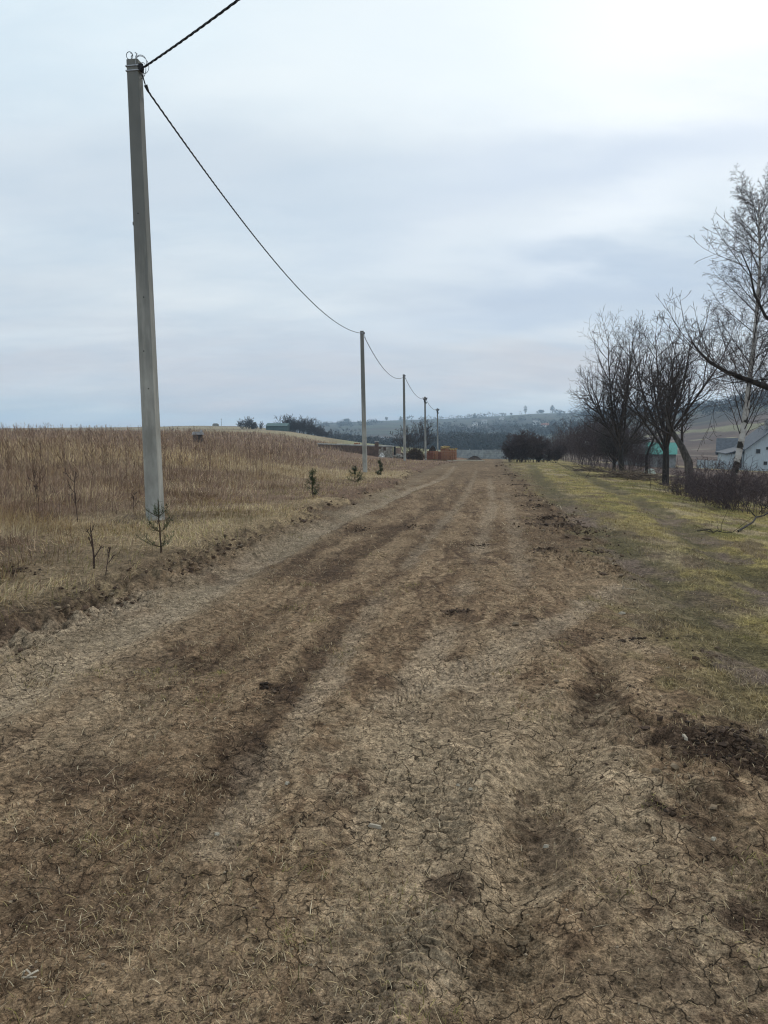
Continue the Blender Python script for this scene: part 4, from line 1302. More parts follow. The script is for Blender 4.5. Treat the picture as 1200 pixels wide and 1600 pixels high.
for i, (px, py, top, wh, bot, reach, lb) in enumerate([(252, 864, 783, 3, .12, .62, 'young green pine sapling in front of the nearest pole'), (489, 777, 733, 5, .1, .42, 'slender young pine midway between the first two poles'),
                                                     (555, 755, 728, 4, .1, .62, 'small dark pine just left of the second pole'), (594, 742, 717, 4, .05, .40, 'tiny cone shaped pine right of the second pole')]):
    g = at(px, py, ground); l = (g.x, g.y, gz(g.x, g.y)); H = h_at(l, top)
    pine(lb, l, H, 500 + i, wh, bot, reach, nl=.05 + l[1] * .0022, nw=.003 + l[1] * .0004, dens=.75 if i else .65)

# ------------------------------------------------------------------ poles and cable
M_CONC = surf('mottled_concrete', (.46, .45, .41), (.25, .245, .22), 3.0, .9, .35, (1, 1, .35), .35, .65)
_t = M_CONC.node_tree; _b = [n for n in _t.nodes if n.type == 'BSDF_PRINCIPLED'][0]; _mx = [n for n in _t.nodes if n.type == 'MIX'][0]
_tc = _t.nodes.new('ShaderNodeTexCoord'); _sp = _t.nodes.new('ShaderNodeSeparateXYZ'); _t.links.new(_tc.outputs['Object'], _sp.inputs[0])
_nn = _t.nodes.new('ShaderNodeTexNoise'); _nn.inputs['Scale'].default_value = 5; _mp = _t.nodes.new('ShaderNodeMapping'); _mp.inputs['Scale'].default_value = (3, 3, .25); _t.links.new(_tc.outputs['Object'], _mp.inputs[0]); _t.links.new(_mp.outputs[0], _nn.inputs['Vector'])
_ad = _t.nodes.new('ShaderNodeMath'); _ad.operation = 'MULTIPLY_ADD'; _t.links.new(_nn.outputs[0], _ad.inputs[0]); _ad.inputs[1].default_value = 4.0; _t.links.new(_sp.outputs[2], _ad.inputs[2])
_mr = _t.nodes.new('ShaderNodeMapRange'); _t.links.new(_ad.outputs[0], _mr.inputs[0]); _mr.inputs[1].default_value = 3.2; _mr.inputs[2].default_value = 6.5; _mr.inputs[3].default_value = 0; _mr.inputs[4].default_value = .80  # concrete colour gets darker up the shaft, transition broken by stretched noise
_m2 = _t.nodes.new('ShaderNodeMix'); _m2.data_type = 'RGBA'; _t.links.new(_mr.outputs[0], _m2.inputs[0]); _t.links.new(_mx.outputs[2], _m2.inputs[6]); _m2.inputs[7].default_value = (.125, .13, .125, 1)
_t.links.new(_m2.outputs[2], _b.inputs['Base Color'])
M_GALV = surf('galvanised_wire', (.45, .46, .48), (.30, .31, .33), 30, .5, 0, metal=.6)
M_BLACK = surf('black_plastic', (.022, .022, .026), (.014, .014, .016), 20, .6)
M_CABLE = surf('cable_sheath', (.030, .032, .042), (.018, .02, .026), 30, .55)

pole_px = [((243, 812), (209, 95)), ((570.5, 738), (565.5, 517)), ((632.5, 715), (631, 585)), ((665, 718.5), (664, 620)), ((684, 715), (683.5, 638))]
pole_y = [None, None, 74, 98, 127]
LBL = ['nearest grey concrete utility pole standing in the dead grass at the left', 'second concrete utility pole beside the small pines', 'third concrete utility pole behind the brush heap', 'fourth concrete utility pole beside the low brick stacks', 'farthest concrete utility pole behind the tall brick stack']
tops = []
for i, ((bx, by), (tx_, ty_)) in enumerate(pole_px):
    if pole_y[i] is None:
        g = at(bx, by, ground); X0, Y0 = g.x, g.y
    else:
        Y0 = pole_y[i]; X0 = (bx - 600) / 1200 * Y0 * 1.0
    dd = px_dir(bx, by); X0 = dd.x / dd.y * Y0
    Z0 = gz(X0, Y0)
    d2 = px_dir(tx_, ty_)
    topz = EYE + d2.z / d2.y * Y0
    lean = d2.x / d2.y * Y0 - X0
    H = topz - Z0
    t = thing('utility_pole', LBL[i], 'utility pole', (X0, Y0, Z0), R(-9), 'concrete utility poles along the track')
    wb, wt, db, dt = .255, .19, .21, .17
    prof = []
    nz_ = 14
    V = []
    for k in range(nz_ + 1):
        f = k / nz_; w = wb + (wt - wb) * f; d = db + (dt - db) * f; z = -.6 + (H + .6) * f; x_ = lean * max(0, z) / H
        wbk = w * .93; c = .014
        V += [(x_ - w / 2 + c, -d / 2, z), (x_ + w / 2 - c, -d / 2, z), (x_ + w / 2, -d / 2 + c, z), (x_ + wbk / 2, d / 2, z), (x_ - wbk / 2, d / 2, z), (x_ - w / 2, -d / 2 + c, z)]
    F = [(k * 6 + j, k * 6 + (j + 1) % 6, (k + 1) * 6 + (j + 1) % 6, (k + 1) * 6 + j) for k in range(nz_) for j in range(6)] + [tuple(nz_ * 6 + j for j in range(6))]
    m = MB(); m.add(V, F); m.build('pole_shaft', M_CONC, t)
    L_ = Vector((lean, 0, 0))
    def top_at(dz): return Vector((lean * (H - dz) / H, 0, H - dz))
    big = i >= 3
    # two turns of wire round the head
    for dz in ((.10, .17) if not big else (.2, .5)):
        c = top_at(dz); b = MB(); w, d = (.205, .185) if not big else (.23, .21)
        for a, s in (((0, -d / 2, 0), (w, .012, .014)), ((0, d / 2, 0), (w, .012, .014)), ((w / 2, 0, 0), (.012, d, .014)), ((-w / 2, 0, 0), (.012, d, .014))):
            b.box(tuple(c + Vector(a)), s)
        b.build('wire_band', M_GALV, t)
    # hook and clamp on the road side
    c = top_at(.12); b = MB()
    b.tube([c + Vector((.08, -.02, .0)), c + Vector((.14, -.03, .02)), c + Vector((.17, -.05, -.03)), c + Vector((.15, -.04, -.08))], .014, 6)
    b.box(tuple(c + Vector((.12, -.02, 0))), (.07, .10, .10), .3)
    b.build('hook_bracket', M_BLACK, t)
    clampA = c + Vector((.16, -.06, -.02)); clampB = c + Vector((.17, .10, -.30))
    b = MB(); b.tube([c + Vector((.13, .0, -.10)), c + Vector((.15, .04, -.22))], .010, 6); b.tube([c + Vector((.15, .05, -.22)), clampB], [.030, .018], 6)
    b.build('tension_clamp', M_BLACK, t)
    if i == 0:
        for (cx, cy, cz, ra, tilt, mm) in ((.12, -.02, .06, .085, .3, M_GALV), (.13, .0, .02, .11, .9, M_GALV), (.11, .03, -.05, .10, -.5, M_GALV), (-.075, 0, .17, .050, .2, M_BLACK)):
            b = MB(); cc = top_at(.08) + Vector((cx, cy, cz))
            pts = []
            for k in range(21):
                a = 2 * math.pi * k / 20 * (1.0)
                pts.append(cc + Vector((math.cos(a) * ra * math.cos(tilt), math.cos(a) * ra * math.sin(tilt), math.sin(a) * ra * 1.15)))
            b.tube(pts, .0055, 5, False); b.build('wire_loop', mm, t)
        for x_ in (-.045, .03):
            b = MB(); c0 = top_at(0) + Vector((x_, 0, -.02)); b.tube([c0, c0 + Vector((0, 0, .09)), c0 + Vector((.02, 0, .13)), c0 + Vector((-.01, 0, .15))], .009, 5); b.build('steel_pin', M_GALV, t)
        b = MB(); b.box((-.128 + lean * .66, 0, H * .66), (.03, .05, .05)); b.build('bolt', M_BLACK, t)
        for q_, (ox, hz_) in enumerate(((.03, 2.15), (-.02, 2.75), (.02, 3.6), (-.01, 4.9))):
            f = (hz_ + .6) / (H + .6); dd_ = db + (dt - db) * f; b = MB()
            b.tube([(lean * hz_ / H + ox, -dd_ / 2 - .002, hz_), (lean * hz_ / H + ox, -dd_ / 2 + .03, hz_)], .011, 8); b.build('cast_hole', M_BLACK, t)
    if big:
        b = MB()
        for (x_, y_, z_, s) in ((.16, -.05, -.25, (.22, .16, .22)), (-.14, -.05, -.30, (.16, .14, .18)), (.0, -.16, -.55, (.22, .10, .25)), (.15, 0, -.75, (.12, .12, .2))):
            b.box(tuple(top_at(0) + Vector((x_, y_, z_))), s, .2)
        b.tube([top_at(.15) + Vector((-.35, -.12, 0)), top_at(.15) + Vector((.40, -.12, 0))], .03, 6)
        b.build('terminal_gear', M_BLACK, t)
    rot = Matrix.Rotation(R(-9), 3, 'Z')
    base_ = Vector((X0, Y0, Z0))
    tops.append((base_ + rot @ clampA, base_ + rot @ clampB))


def cable(label, a, b, sag, pitch=.55, rs=.0070, off=.0075, strands=3):
    L = (b - a).length; n = max(40, int(min(L / .035, 1000)))
    t_ = (b - a).normalized(); side = t_.cross(Vector((0, 0, 1))).normalized(); up = side.cross(t_)
    brs = []
    for s in range(strands):
        pts = []
        for k in range(n + 1):
            f = k / n; c = a + (b - a) * f - Vector((0, 0, 4 * sag * f * (1 - f)))
            an = f * L / pitch * 2 * math.pi + s * 2 * math.pi / strands
            q = c + (side * math.cos(an) + up * math.sin(an)) * off - a
            pts.append(tuple(q))
        brs.append((pts, [rs] * (n + 1)))
    o = tubes_np('overhead_cable', brs, M_CABLE, 5, None)
    o.location = a; o['label'] = label; o['category'] = 'cable'; o['group'] = 'overhead cable spans'
    return o


A0 = tops[0][0]
d_out = px_dir(372, 0)
p_mid = Vector((0, 0, EYE)) + d_out * (A0.y * .80 / d_out.y)
p_mid.z += 4 * .72 * (1 / 7.6) * (1 - 1 / 7.6)          # the sag at that point of the span
dirn = (p_mid - A0); Bf = A0 + dirn * 7.6
cable('twisted black cable running overhead from the nearest pole toward the viewer', A0, Bf, .72, strands=3, rs=.0085, off=.0095)
SG = [.95, 1.0, .75, .55]
NM = ['long sagging cable from the nearest pole to the second pole', 'sagging cable between the second and third poles', 'sagging cable between the third and fourth poles', 'far short looking cable between the last two poles']
for i in range(4):
    cable(NM[i], tops[i][1], tops[i + 1][0], SG[i], rs=.0075 if i == 0 else .008 + .003 * i, off=.009)


# ------------------------------------------------------------------ building site at the end of the lane
def brick_mat(name, c, c2, sc):
    m, t, b = new_mat(name); L = t.links.new
    tc = t.nodes.new('ShaderNodeTexCoord')
    n = t.nodes.new('ShaderNodeTexNoise'); L(tc.outputs['Object'], n.inputs['Vector']); n.inputs['Scale'].default_value = sc * 2; n.inputs['Detail'].default_value = 4
    mx = t.nodes.new('ShaderNodeMix'); mx.data_type = 'RGBA'; L(n.outputs[0], mx.inputs[0]); mx.inputs[6].default_value = (*c, 1); mx.inputs[7].default_value = (*c2, 1)
    L(mx.outputs[2], b.inputs['Base Color']); b.inputs['Roughness'].default_value = .9
    return m


M_BRICK = brick_mat('orange_brick', (.46, .24, .13), (.25, .11, .07), 3)
M_BRICKR = brick_mat('dark_red_brick', (.27, .115, .075), (.18, .075, .05), 3)
M_WOOD = surf('rough_timber', (.34, .26, .15), (.18, .13, .08), 5, .85, .2, (1, 1, 4))
M_STRAWY = surf('yellow_cover', (.50, .37, .14), (.28, .20, .09), 6, .9)
M_CEM = surf('pale_cement', (.50, .49, .45), (.30, .29, .27), 3, .9, .2)
M_PANEL = surf('concrete_panel', (.36, .39, .40), (.24, .26, .27), 2, .9, .1)


def wpos(px, D):
    x = (px - 600) / 1200 * D * 1.0
    d = px_dir(px, 712); x = d.x / d.y * D
    return x, D, gz(x, D)


def brick_stack(label, px, D, w, d, rows_, mat, group, seed, rz=0, cover=None):
    rnd = random.Random(seed)
    loc = wpos(px, D)
    t = thing('brick_stack', label, 'brick stack', loc, rz, group)
    b = MB()
    for k in (-1, 0, 1): b.box((0, k * d * .4, .05), (w, .1, .08))
    for k in range(5): b.box((-w * .42 + k * w * .21, 0, .105), (w * .14, d, .022))
    b.build('pallet', M_WOOD, t)
    b = MB(); nx = 4; ny = 3; bw, bd, bh = w / nx, d / ny, .215
    for r0 in range(rows_):
        for i in range(nx):
            for j in range(ny):
                if r0 == rows_ - 1 and rnd.random() < .2: continue
                b.box((-w / 2 + (i + .5) * bw + rnd.gauss(0, .008), -d / 2 + (j + .5) * bd + rnd.gauss(0, .008), .117 + (r0 + .5) * bh), (bw * .85, bd * .9, bh * .86), rnd.gauss(0, .03))
    b.build('bricks', mat, t)
    if cover:
        b = MB(); top = .117 + rows_ * .215
        for k in range(26):
            b.box((rnd.uniform(-w / 2, w / 2), rnd.uniform(-d / 2, d / 2), top + rnd.uniform(.02, .26)), (rnd.uniform(.15, .6), rnd.uniform(.05, .2), rnd.uniform(.02, .08)), rnd.uniform(0, 3), rnd.gauss(0, .3), rnd.gauss(0, .3))
        b.build('timber_cover', M_STRAWY, t)


G_ = 'pallets of orange brick at the end of the track'
brick_stack('short dark red brick stack nearest the fourth pole', 671.5, 100, .80, .9, 5, M_BRICKR, G_, 1)
brick_stack('low orange brick stack second from the fourth pole', 678.5, 100.6, .95, .9, 5, M_BRICK, G_, 2)
brick_stack('narrow low brick stack just left of the tall covered stacks', 685.5, 101.2, .6, .9, 5, M_BRICKR, G_, 3)
brick_stack('tall orange brick stack with yellow boards on top, left of two', 694.5, 102, 1.05, 1.0, 7, M_BRICK, G_, 4, cover=1)
brick_stack('tall orange brick stack with yellow boards on top at the right end', 706.5, 102.4, 1.15, 1.0, 6, M_BRICK, G_, 5, cover=1)
brick_stack('bright orange brick stack standing on the foundation left of the second pole', 558, 112, .9, .9, 6, M_BRICK, None, 6)
brick_stack('low scattered orange brick stack at the left end of the foundation', 531, 118, 1.3, .9, 2, M_BRICK, None, 7)
brick_stack('small half empty brick stack behind the far left foundation', 519, 121, 1.0, .9, 2, M_BRICKR, None, 8, cover=1)


def sloped_wall(name, label, cat, pxa, Da, pxb, Db, thick, za, zb, hcap, mat, capmat, group=None):
    """low wall between two places with a pale cap; za, zb heights of the top above ground"""
    xa, ya, ga = wpos(pxa, Da); xb, yb, gb = wpos(pxb, Db)
    loc = (xa, ya, ga); t = thing(name, label, cat, loc, 0, group)
    L = math.hypot(xb - xa, yb - ya); rz = math.atan2(yb - ya, xb - xa)
    dz = (gb + zb) - (ga + za)
    Mx = Matrix.Rotation(rz, 4, 'Z')
    b = MB(); b.prism([(0, -1.0), (L, -1.0 + min(0, gb - ga)), (L, za + dz - hcap), (0, za - hcap)], -thick / 2, thick / 2, Mx); b.build('wall_base', mat, t)
    b = MB(); b.prism([(-.03, za - hcap), (L + .03, za + dz - hcap), (L + .03, za + dz), (-.03, za)], -thick / 2 - .04, thick / 2 + .04, Mx); b.build('concrete_cap', capmat, t)


M_CLAYW = surf('brown_foundation', (.16, .105, .085), (.10, .07, .055), 2, .9)
sloped_wall('foundation_wall', 'long low brown foundation wall with pale concrete top behind the second pole', 'foundation', 498, 112, 612, 100, .4, .60, 1.55, .16, M_CLAYW, M_CEM)
loc = wpos(588.5, 98); t = thing('brick_pillar', 'brown brick pillar at the right end of the foundation wall', 'pillar', loc)
b = MB()
for k in range(9): b.box((0, 0, .1 + k * .2), (.5, .5, .185)); b.box((0, 0, .2 + k * .2), (.47, .47, .02))
b.build('brick_courses', M_CLAYW, t)
b = MB(); b.box((0, 0, 1.93), (.56, .56, .06)); b.build('cap', M_CEM, t)

# concrete block hut, half built
loc = wpos(605, 99.5); t = thing('block_shelter', 'small pale half built block shelter with dark opening beside the pillar', 'shelter', loc)
b = MB(); rnd = random.Random(2)
for k in range(6):
    for i in range(6):
        if rnd.random() < .12 and k > 2: continue
        b.box((-.95 + i * .3 + rnd.gauss(0, .015), rnd.gauss(0, .02), .12 + k * .22), (.28, .3, .2), rnd.gauss(0, .03))
b.build('block_wall', surf('lime_block', (.42, .39, .33), (.22, .20, .17), 4, .9), t)
b = MB(); b.box((.95, .05, .75), (.28, .4, 1.4)); b.build('dark_door', surf('tar_sheet', (.03, .03, .032), None, 5), t)
b = MB(); b.box((1.45, .3, .65), (.7, .1, 1.2)); b.build('side_sheet', surf('pinkish_render', (.36, .27, .21), (.28, .20, .16), 4), t)
b = MB(); b.box((0, .1, 1.45), (2.5, .6, .06)); b.build('roof_slab', M_CEM, t)
for i, (px, D, w, h, c, lb) in enumerate([(596.5, 97, .45, .5, (.72, .70, .66), 'white cement sack heap in front of the block shelter'), (622, 97, 1.3, .5, (.38, .35, .30), 'pale rubble heap between block shelter and third pole'),
                                          (628, 98, .6, .65, (.05, .045, .042), 'small black heap left of the third pole')]):
    loc = wpos(px, D); b = MB(); rnd = random.Random(20 + i)
    for k in range(40):
        x_ = rnd.gauss(0, w * .35); z_ = max(0, h * (1 - abs(x_) / w) * rnd.random())
        b.box((x_, rnd.gauss(0, .25), z_ + .04), (rnd.uniform(.12, .3), rnd.uniform(.1, .25), rnd.uniform(.06, .14)), rnd.uniform(0, 3), rnd.gauss(0, .4), rnd.gauss(0, .4))
    o = b.build(['cement_sacks', 'rubble_heap', 'tar_heap'][i], surf('heap_%s' % ['white', 'pale', 'black'][i], c, tuple(v * .6 for v in c), 5))
    o.location = loc; o['label'] = lb; o['category'] = 'heap'
# brown brush dome
loc = wpos(648, 95)
rnd = random.Random(9); brs = []
for k in range(900):
    a = rnd.uniform(0, 6.283); q = rnd.random(); x_ = math.cos(a) * 1.15 * q; y_ = math.sin(a) * .9 * q
    z_ = 1.35 * math.sqrt(max(0, 1 - q * q)) * rnd.uniform(.55, 1)
    d = nrm((x_ + rnd.gauss(0, .6), y_ + rnd.gauss(0, .6), rnd.gauss(.1, .5))); L_ = rnd.uniform(.2, .6)
    brs.append(([(x_, y_, z_), (x_ + d[0] * L_ / 2, y_ + d[1] * L_ / 2, max(0, z_ + d[2] * L_ / 2)), (x_ + d[0] * L_, y_ + d[1] * L_, max(0, z_ + d[2] * L_ - .05))], [.02, .016, .01]))
t = thing('brush_heap', 'rounded brown heap of dry brush between the third and fourth poles', 'brush heap', loc)
tubes_np('sticks', brs, surf('dry_brush', (.115, .075, .05), (.06, .042, .03), 3), 3, t)
b = MB(); b.prism([(-1.0, 0), (-.8, .5), (-.4, .9), (.1, 1.0), (.6, .75), (.95, .3), (1.05, 0)], -.5, .5); b.build('soil_core', surf('heap_soil', (.075, .052, .038), (.05, .035, .028), 6), t)
for i, (px, py, lb, w) in enumerate([(676, 714, 'dark round soil mound behind the low brick stacks', 1.2), (741, 712, 'flat dark soil mound before the concrete panel fence', 1.5)]):
    D = 108 if i == 0 else 112
    loc = wpos(px, D); n = 17; m_ = 8; V = []; F = []
    hh = 1.6 if i == 0 else .55
    for a in range(m_ + 1):
        for k in range(n):
            q = a / m_; th = 2 * math.pi * k / n; rr_ = w * q * (1 + .2 * math.sin(th * 3 + i))
            V.append((math.cos(th) * rr_, math.sin(th) * rr_ * .7, hh * (math.cos(q * math.pi) * .5 + .5) * (1 + .25 * math.sin(th * 4 + q * 6)) - .03))
    F = [(a * n + k, (a + 1) * n + k, (a + 1) * n + (k + 1) % n, a * n + (k + 1) % n) for a in range(m_) for k in range(n)]
    o = np_mesh('soil_mound', V, [np.array(F)], surf('mound_soil', (.065, .045, .036), (.04, .03, .025), 5), smooth=False)
    o.location = loc; o['label'] = lb; o['category'] = 'soil mound'
# pale pole lying across the end of the track
xa, ya, za = wpos(708, 96); xb, yb, zb = wpos(757, 99)
b = MB(); b.tube([(0, 0, .12), ((xb - xa) / 2, (yb - ya) / 2, (zb - za) / 2 + .14), (xb - xa, yb - ya, zb - za + .12)], .07, 8)
o = b.build('wooden_pole', surf('bleached_wood', (.52, .47, .36), (.36, .32, .24), 4, stretch=(.3, 1, 1))); o.location = (xa, ya, za)
o['label'] = 'pale straight pole lying across the far end of the track'; o['category'] = 'pole'
xa, ya, za = wpos(699, 93); xb, yb, zb = wpos(706, 90)
b = MB(); b.tube([(0, 0, .08), (xb - xa, yb - ya, zb - za + .08)], .05, 6)
o = b.build('plank', surf('grey_plank', (.42, .37, .29), (.3, .26, .2), 4)); o.location = (xa, ya, za)
o['label'] = 'short pale plank lying below the tall brick stack'; o['category'] = 'plank'

# concrete panel fence
xa, ya = wpos(714, 128)[:2]
xb, yb = wpos(862, 118)[:2]
t = thing('panel_fence', 'low grey concrete panel fence closing the end of the track', 'fence', (xa, ya, macro(xa, ya)))
n = 7; zb0 = float(macro(xa, ya))
for k in range(n):
    f0, f1 = k / n, (k + 1) / n
    p0 = Vector((xa + (xb - xa) * f0, ya + (yb - ya) * f0, 0)); p1 = Vector((xa + (xb - xa) * f1, ya + (yb - ya) * f1, 0))
    m_ = (p0 + p1) / 2; gz_ = float(macro(m_.x, m_.y)); rz = math.atan2(p1.y - p0.y, p1.x - p0.x); L_ = (p1 - p0).length
    b = MB(); 
    for q in range(4): b.box((m_.x - xa, m_.y - ya, gz_ - zb0 + .12 + q * .37), (L_ - .1, .06, .355), rz)
    b.build('panel', M_PANEL, t)
    b = MB(); b.box((p0.x - xa, p0.y - ya, gz_ - zb0 + .75), (.14, .14, 1.65), rz); b.build('post', M_PANEL, t)

# bare tree behind the brush heap
P_MID = dict(seg=[5, 5, 4, 3], k=[7, 6, 4], t=[(.2, 1), (.2, 1), (.2, 1)], ang=[(28, 9), (32, 12), (36, 14)], len=[.5, .5, .55], wob=[.05, .08, .1, .1], up=[.05, .1, .1, .1],
             tip=[.3, .3, .5, .6], rr=[.5, .55, .6], rmin=.016, lt=.4, L=2.2)
x_, y_, z_ = wpos(652, 104)
shrub('bare_tree', 'multi stemmed bare bushy tree rising behind the brush heap', 'tree', (x_, y_, z_), 610, 13, 4.6, 1.6, P_MID, M_TWIG, rmin=.014, r0=.045)

# dark bushes in the middle of the view
M_FAR = surf('far_twigs', (.070, .060, .062), (.045, .038, .042), 2, .95)
P_BUSH = dict(seg=[5, 5, 4, 3], k=[10, 8, 5], t=[(.1, 1), (.1, 1), (.1, 1)], ang=[(45, 14), (42, 14), (44, 16)], len=[.5, .5, .6], wob=[.1, .12, .14, .14], up=[.02, .06, .06, .02],
              tip=[.3, .4, .5, .6], rr=[.5, .55, .6], rmin=.020, lt=.3, L=2.0)
for i, (px, D, H, sp, lb) in enumerate([(812, 88, 3.1, 1.3, 'big dark rounded bush standing before the far hills'), (838, 90, 2.7, .8, 'dark bush joined to the right of the big rounded one'),
                                        (800, 93, 2.2, .8, 'smaller bush at the left foot of the big rounded bush'), (858, 88, 2.0, 1.0, 'brownish bush between the rounded bushes and the hedgerow')]):
    x_, y_, z_ = wpos(px, D)
    shrub('dark_bush', lb, 'bush', (x_, y_, z_), 620 + i, (13, 10, 8, 7)[i], H, sp, P_BUSH, M_BRAM, 'dark bushes at the bend', rmin=.018, r0=.04)


# ------------------------------------------------------------------ buildings on the right
M_ROOF = surf('slate_grey_roof', (.10, .115, .135), (.065, .075, .09), 3, .7, .1)
M_WHITEW = surf('whitewashed_boards', (.50, .56, .60), (.38, .43, .47), 3, .85, .1, (6, 6, .4))
M_TEAL = surf('teal_sheet_roof', (.04, .26, .22), (.03, .20, .17), 2, .5, 0, (8, 1, 1))
M_GLASS = surf('dark_window', (.025, .03, .035), (.018, .02, .024), 4, .25, spec=.5)
M_GREYW = surf('grey_render', (.30, .30, .29), (.22, .22, .21), 3, .9)
M_FRAME = surf('window_trim', (.45, .47, .48), None, 5)


def window(parent, c, w, h, axis='y', deep=.05):
    b = MB()
    e = .05
    if axis == 'y':
        for a, s in (((0, 0, h / 2), (w + 2 * e, deep, e)), ((0, 0, -h / 2), (w + 2 * e, deep * 1.4, e)), ((-w / 2 - e / 2, 0, 0), (e, deep, h - e)), ((w / 2 + e / 2, 0, 0), (e, deep, h - e))):
            b.box(tuple(Vector(c) + Vector(a)), s)
    f = b.build('window', M_FRAME, parent)
    g_ = MB(); g_.box(c, (w, deep * .4, h - e)); g_.build('pane', M_GLASS, f)


def gable(parent, x0, x1, y0, y1, eave, ridge, wmat, rmat, over=.35, along='y', rthick=.12):
    """house block; ridge runs along y; gable faces -y"""
    xm = (x0 + x1) / 2
    b = MB(); b.prism([(x0, -.8), (x1, -.8), (x1, eave), (xm, ridge), (x0, eave)], y0, y1); w = b.build('wall', wmat, parent)
    s = (ridge - eave) / (xm - x0); b = MB()
    for sg in (-1, 1):
        xe = xm + sg * (xm - x0 + over); ze = ridge - s * (xm - x0 + over)
        pr = [(xm, ridge + .02), (xe, ze + .02), (xe, ze + .02 + rthick), (xm, ridge + .02 + rthick)]
        if sg > 0: pr = pr[::-1]
        b.prism(pr, y0 - over, y1 + over)
    r_ = b.build('roof', rmat, parent)
    return w, r_


x_, y_, z_ = wpos(1192, 104); z_ = float(macro(x_, y_)) 
t = thing('farmhouse', 'pale blue white boarded farmhouse with steep slate roof at the right edge', 'house', (x_, y_, z_ + .1), R(-14))
w_, r_ = gable(t, -2.3, 5.5, 0, 9, 2.7, 5.9, M_WHITEW, M_ROOF, over=.5)
window(t, (-.62, -.03, 2.55), .5, .62); window(t, (.35, -.03, .95), .42, .5); window(t, (.6, -.03, 2.95), .5, .4); window(t, (2.2, -.03, 2.55), .5, .62)
b = MB(); b.box((1.0, 3, 6.2), (.6, .6, 1.3)); b.build('chimney', M_GREYW, r_)
b = MB(); b.box((-3.35, 4.2, .7), (2.0, 7.5, 3.0)); b.build('side_wing', M_WHITEW, t)
b = MB(); b.prism([(-4.7, 2.12), (-2.33, 2.75), (-2.33, 2.88), (-4.7, 2.25)], -.1, 8.4); b.build('wing_roof', M_ROOF, t)
d_ = MB(); d_.box((-3.0, .42, 1.0), (.95, .05, 1.6)); dd_ = d_.build('door', M_GLASS, t)
x2, y2, z2 = wpos(1146, 112)
t = thing('barn', 'dark blue roofed low barn left of the farmhouse behind the birch', 'barn', (x2, y2, float(macro(x2, y2))), R(-24))
b = MB(); b.box((0, 2, .7), (4.2, 5, 2.8)); b.build('wall', M_WHITEW, t)
b = MB(); b.prism([(-.5, 2.0), (5.5, 2.0), (5.5, 2.12), (2.5, 4.4), (-.5, 2.12)], -2.4, 2.4, Matrix.Rotation(R(90), 4, 'Z') ); b.build('roof', M_ROOF, t)
b = MB(); b.box((-1.4, -.53, 1.0), (.2, .06, 1.7)); b.build('door', M_GLASS, t)

xs0, ys0 = wpos(1090, 108)[:2]; xs1, ys1 = wpos(1138, 106)[:2]; zz = float(macro(xs0, ys0))
t = thing('board_fence', 'pale board fence running left from the farmhouse yard', 'fence', (xs0, ys0, zz))
n = 8
for k in range(n):
    f = k / n; b = MB(); ax, ay = (xs1 - xs0) * f, (ys1 - ys0) * f; dz_ = float(macro(xs0 + ax, ys0 + ay)) - zz
    for q in range(3): b.box((ax + (xs1 - xs0) / n * (q + .5) / 3, ay, dz_ + .55), ((xs1 - xs0) / n / 3 - .02, .03, 1.1 + .04 * (q % 2)))
    b.build('panel', M_WHITEW, t); b = MB(); b.box((ax, ay + .05, dz_ + .6), (.1, .1, 1.3)); b.build('post', M_GREYW, t)

x_, y_, z_ = wpos(1033, 102); z_ = float(macro(x_, y_))
t = thing('green_roofed_shed', 'grey shed with bright teal sheet roof behind the straight fruit tree', 'shed', (x_, y_, z_), R(-20))
b = MB(); b.box((0, 2, .5), (3.7, 3.6, 2.6)); b.build('wall', M_GREYW, t)
b = MB(); b.prism([(-.3, 1.72), (4.3, 1.72), (2.0, 3.25)][::1], -2.0, 2.0, Matrix.Rotation(R(90), 4, 'Z')); 
b.build('roof', M_TEAL, t)
b = MB(); b.box((-.6, .18, .85), (.8, .05, 1.6)); b.build('door', M_GREYW, t)
x_, y_, z_ = wpos(996, 106); z_ = float(macro(x_, y_))
t = thing('grey_outbuilding', 'long dull grey outbuilding seen through the twigs left of the teal roof', 'outbuilding', (x_, y_, z_))
b = MB(); b.box((0, 2, .5), (4.6, 3.6, 2.4)); b.build('wall', M_GREYW, t)
b = MB(); b.prism([(-.3, 1.62), (4.3, 1.62), (2.0, 2.9)], -2.5, 2.5, Matrix.Rotation(R(90), 4, 'Z')); b.build('roof', M_ROOF, t)
for i, (px, D, w, h, c, lb) in enumerate([(1016, 62, .9, .32, (.62, .68, .60), 'small whitish green tarpaulin bundle behind the hedge trees'), (917, 70, .35, .3, (.6, .6, .6), 'white scrap caught in the hedgerow')]):
    x_, y_, z_ = wpos(px, D); b = MB(); z_ = gz(x_, y_)
    if i == 1: z_ += 2.0
    b.box((0, 0, h / 2), (w, .4, h), .2, .05, .05, .7); b.box((w * .2, .05, h * .9), (w * .5, .3, h * .35), .5, .1, .2, .6)
    o = b.build(['tarpaulin', 'plastic_scrap'][i], surf('pale_sheet' if i == 0 else 'white_scrap', c, None, 6)); o.location = (x_, y_, z_); o['label'] = lb; o['category'] = 'tarpaulin' if i == 0 else 'scrap'

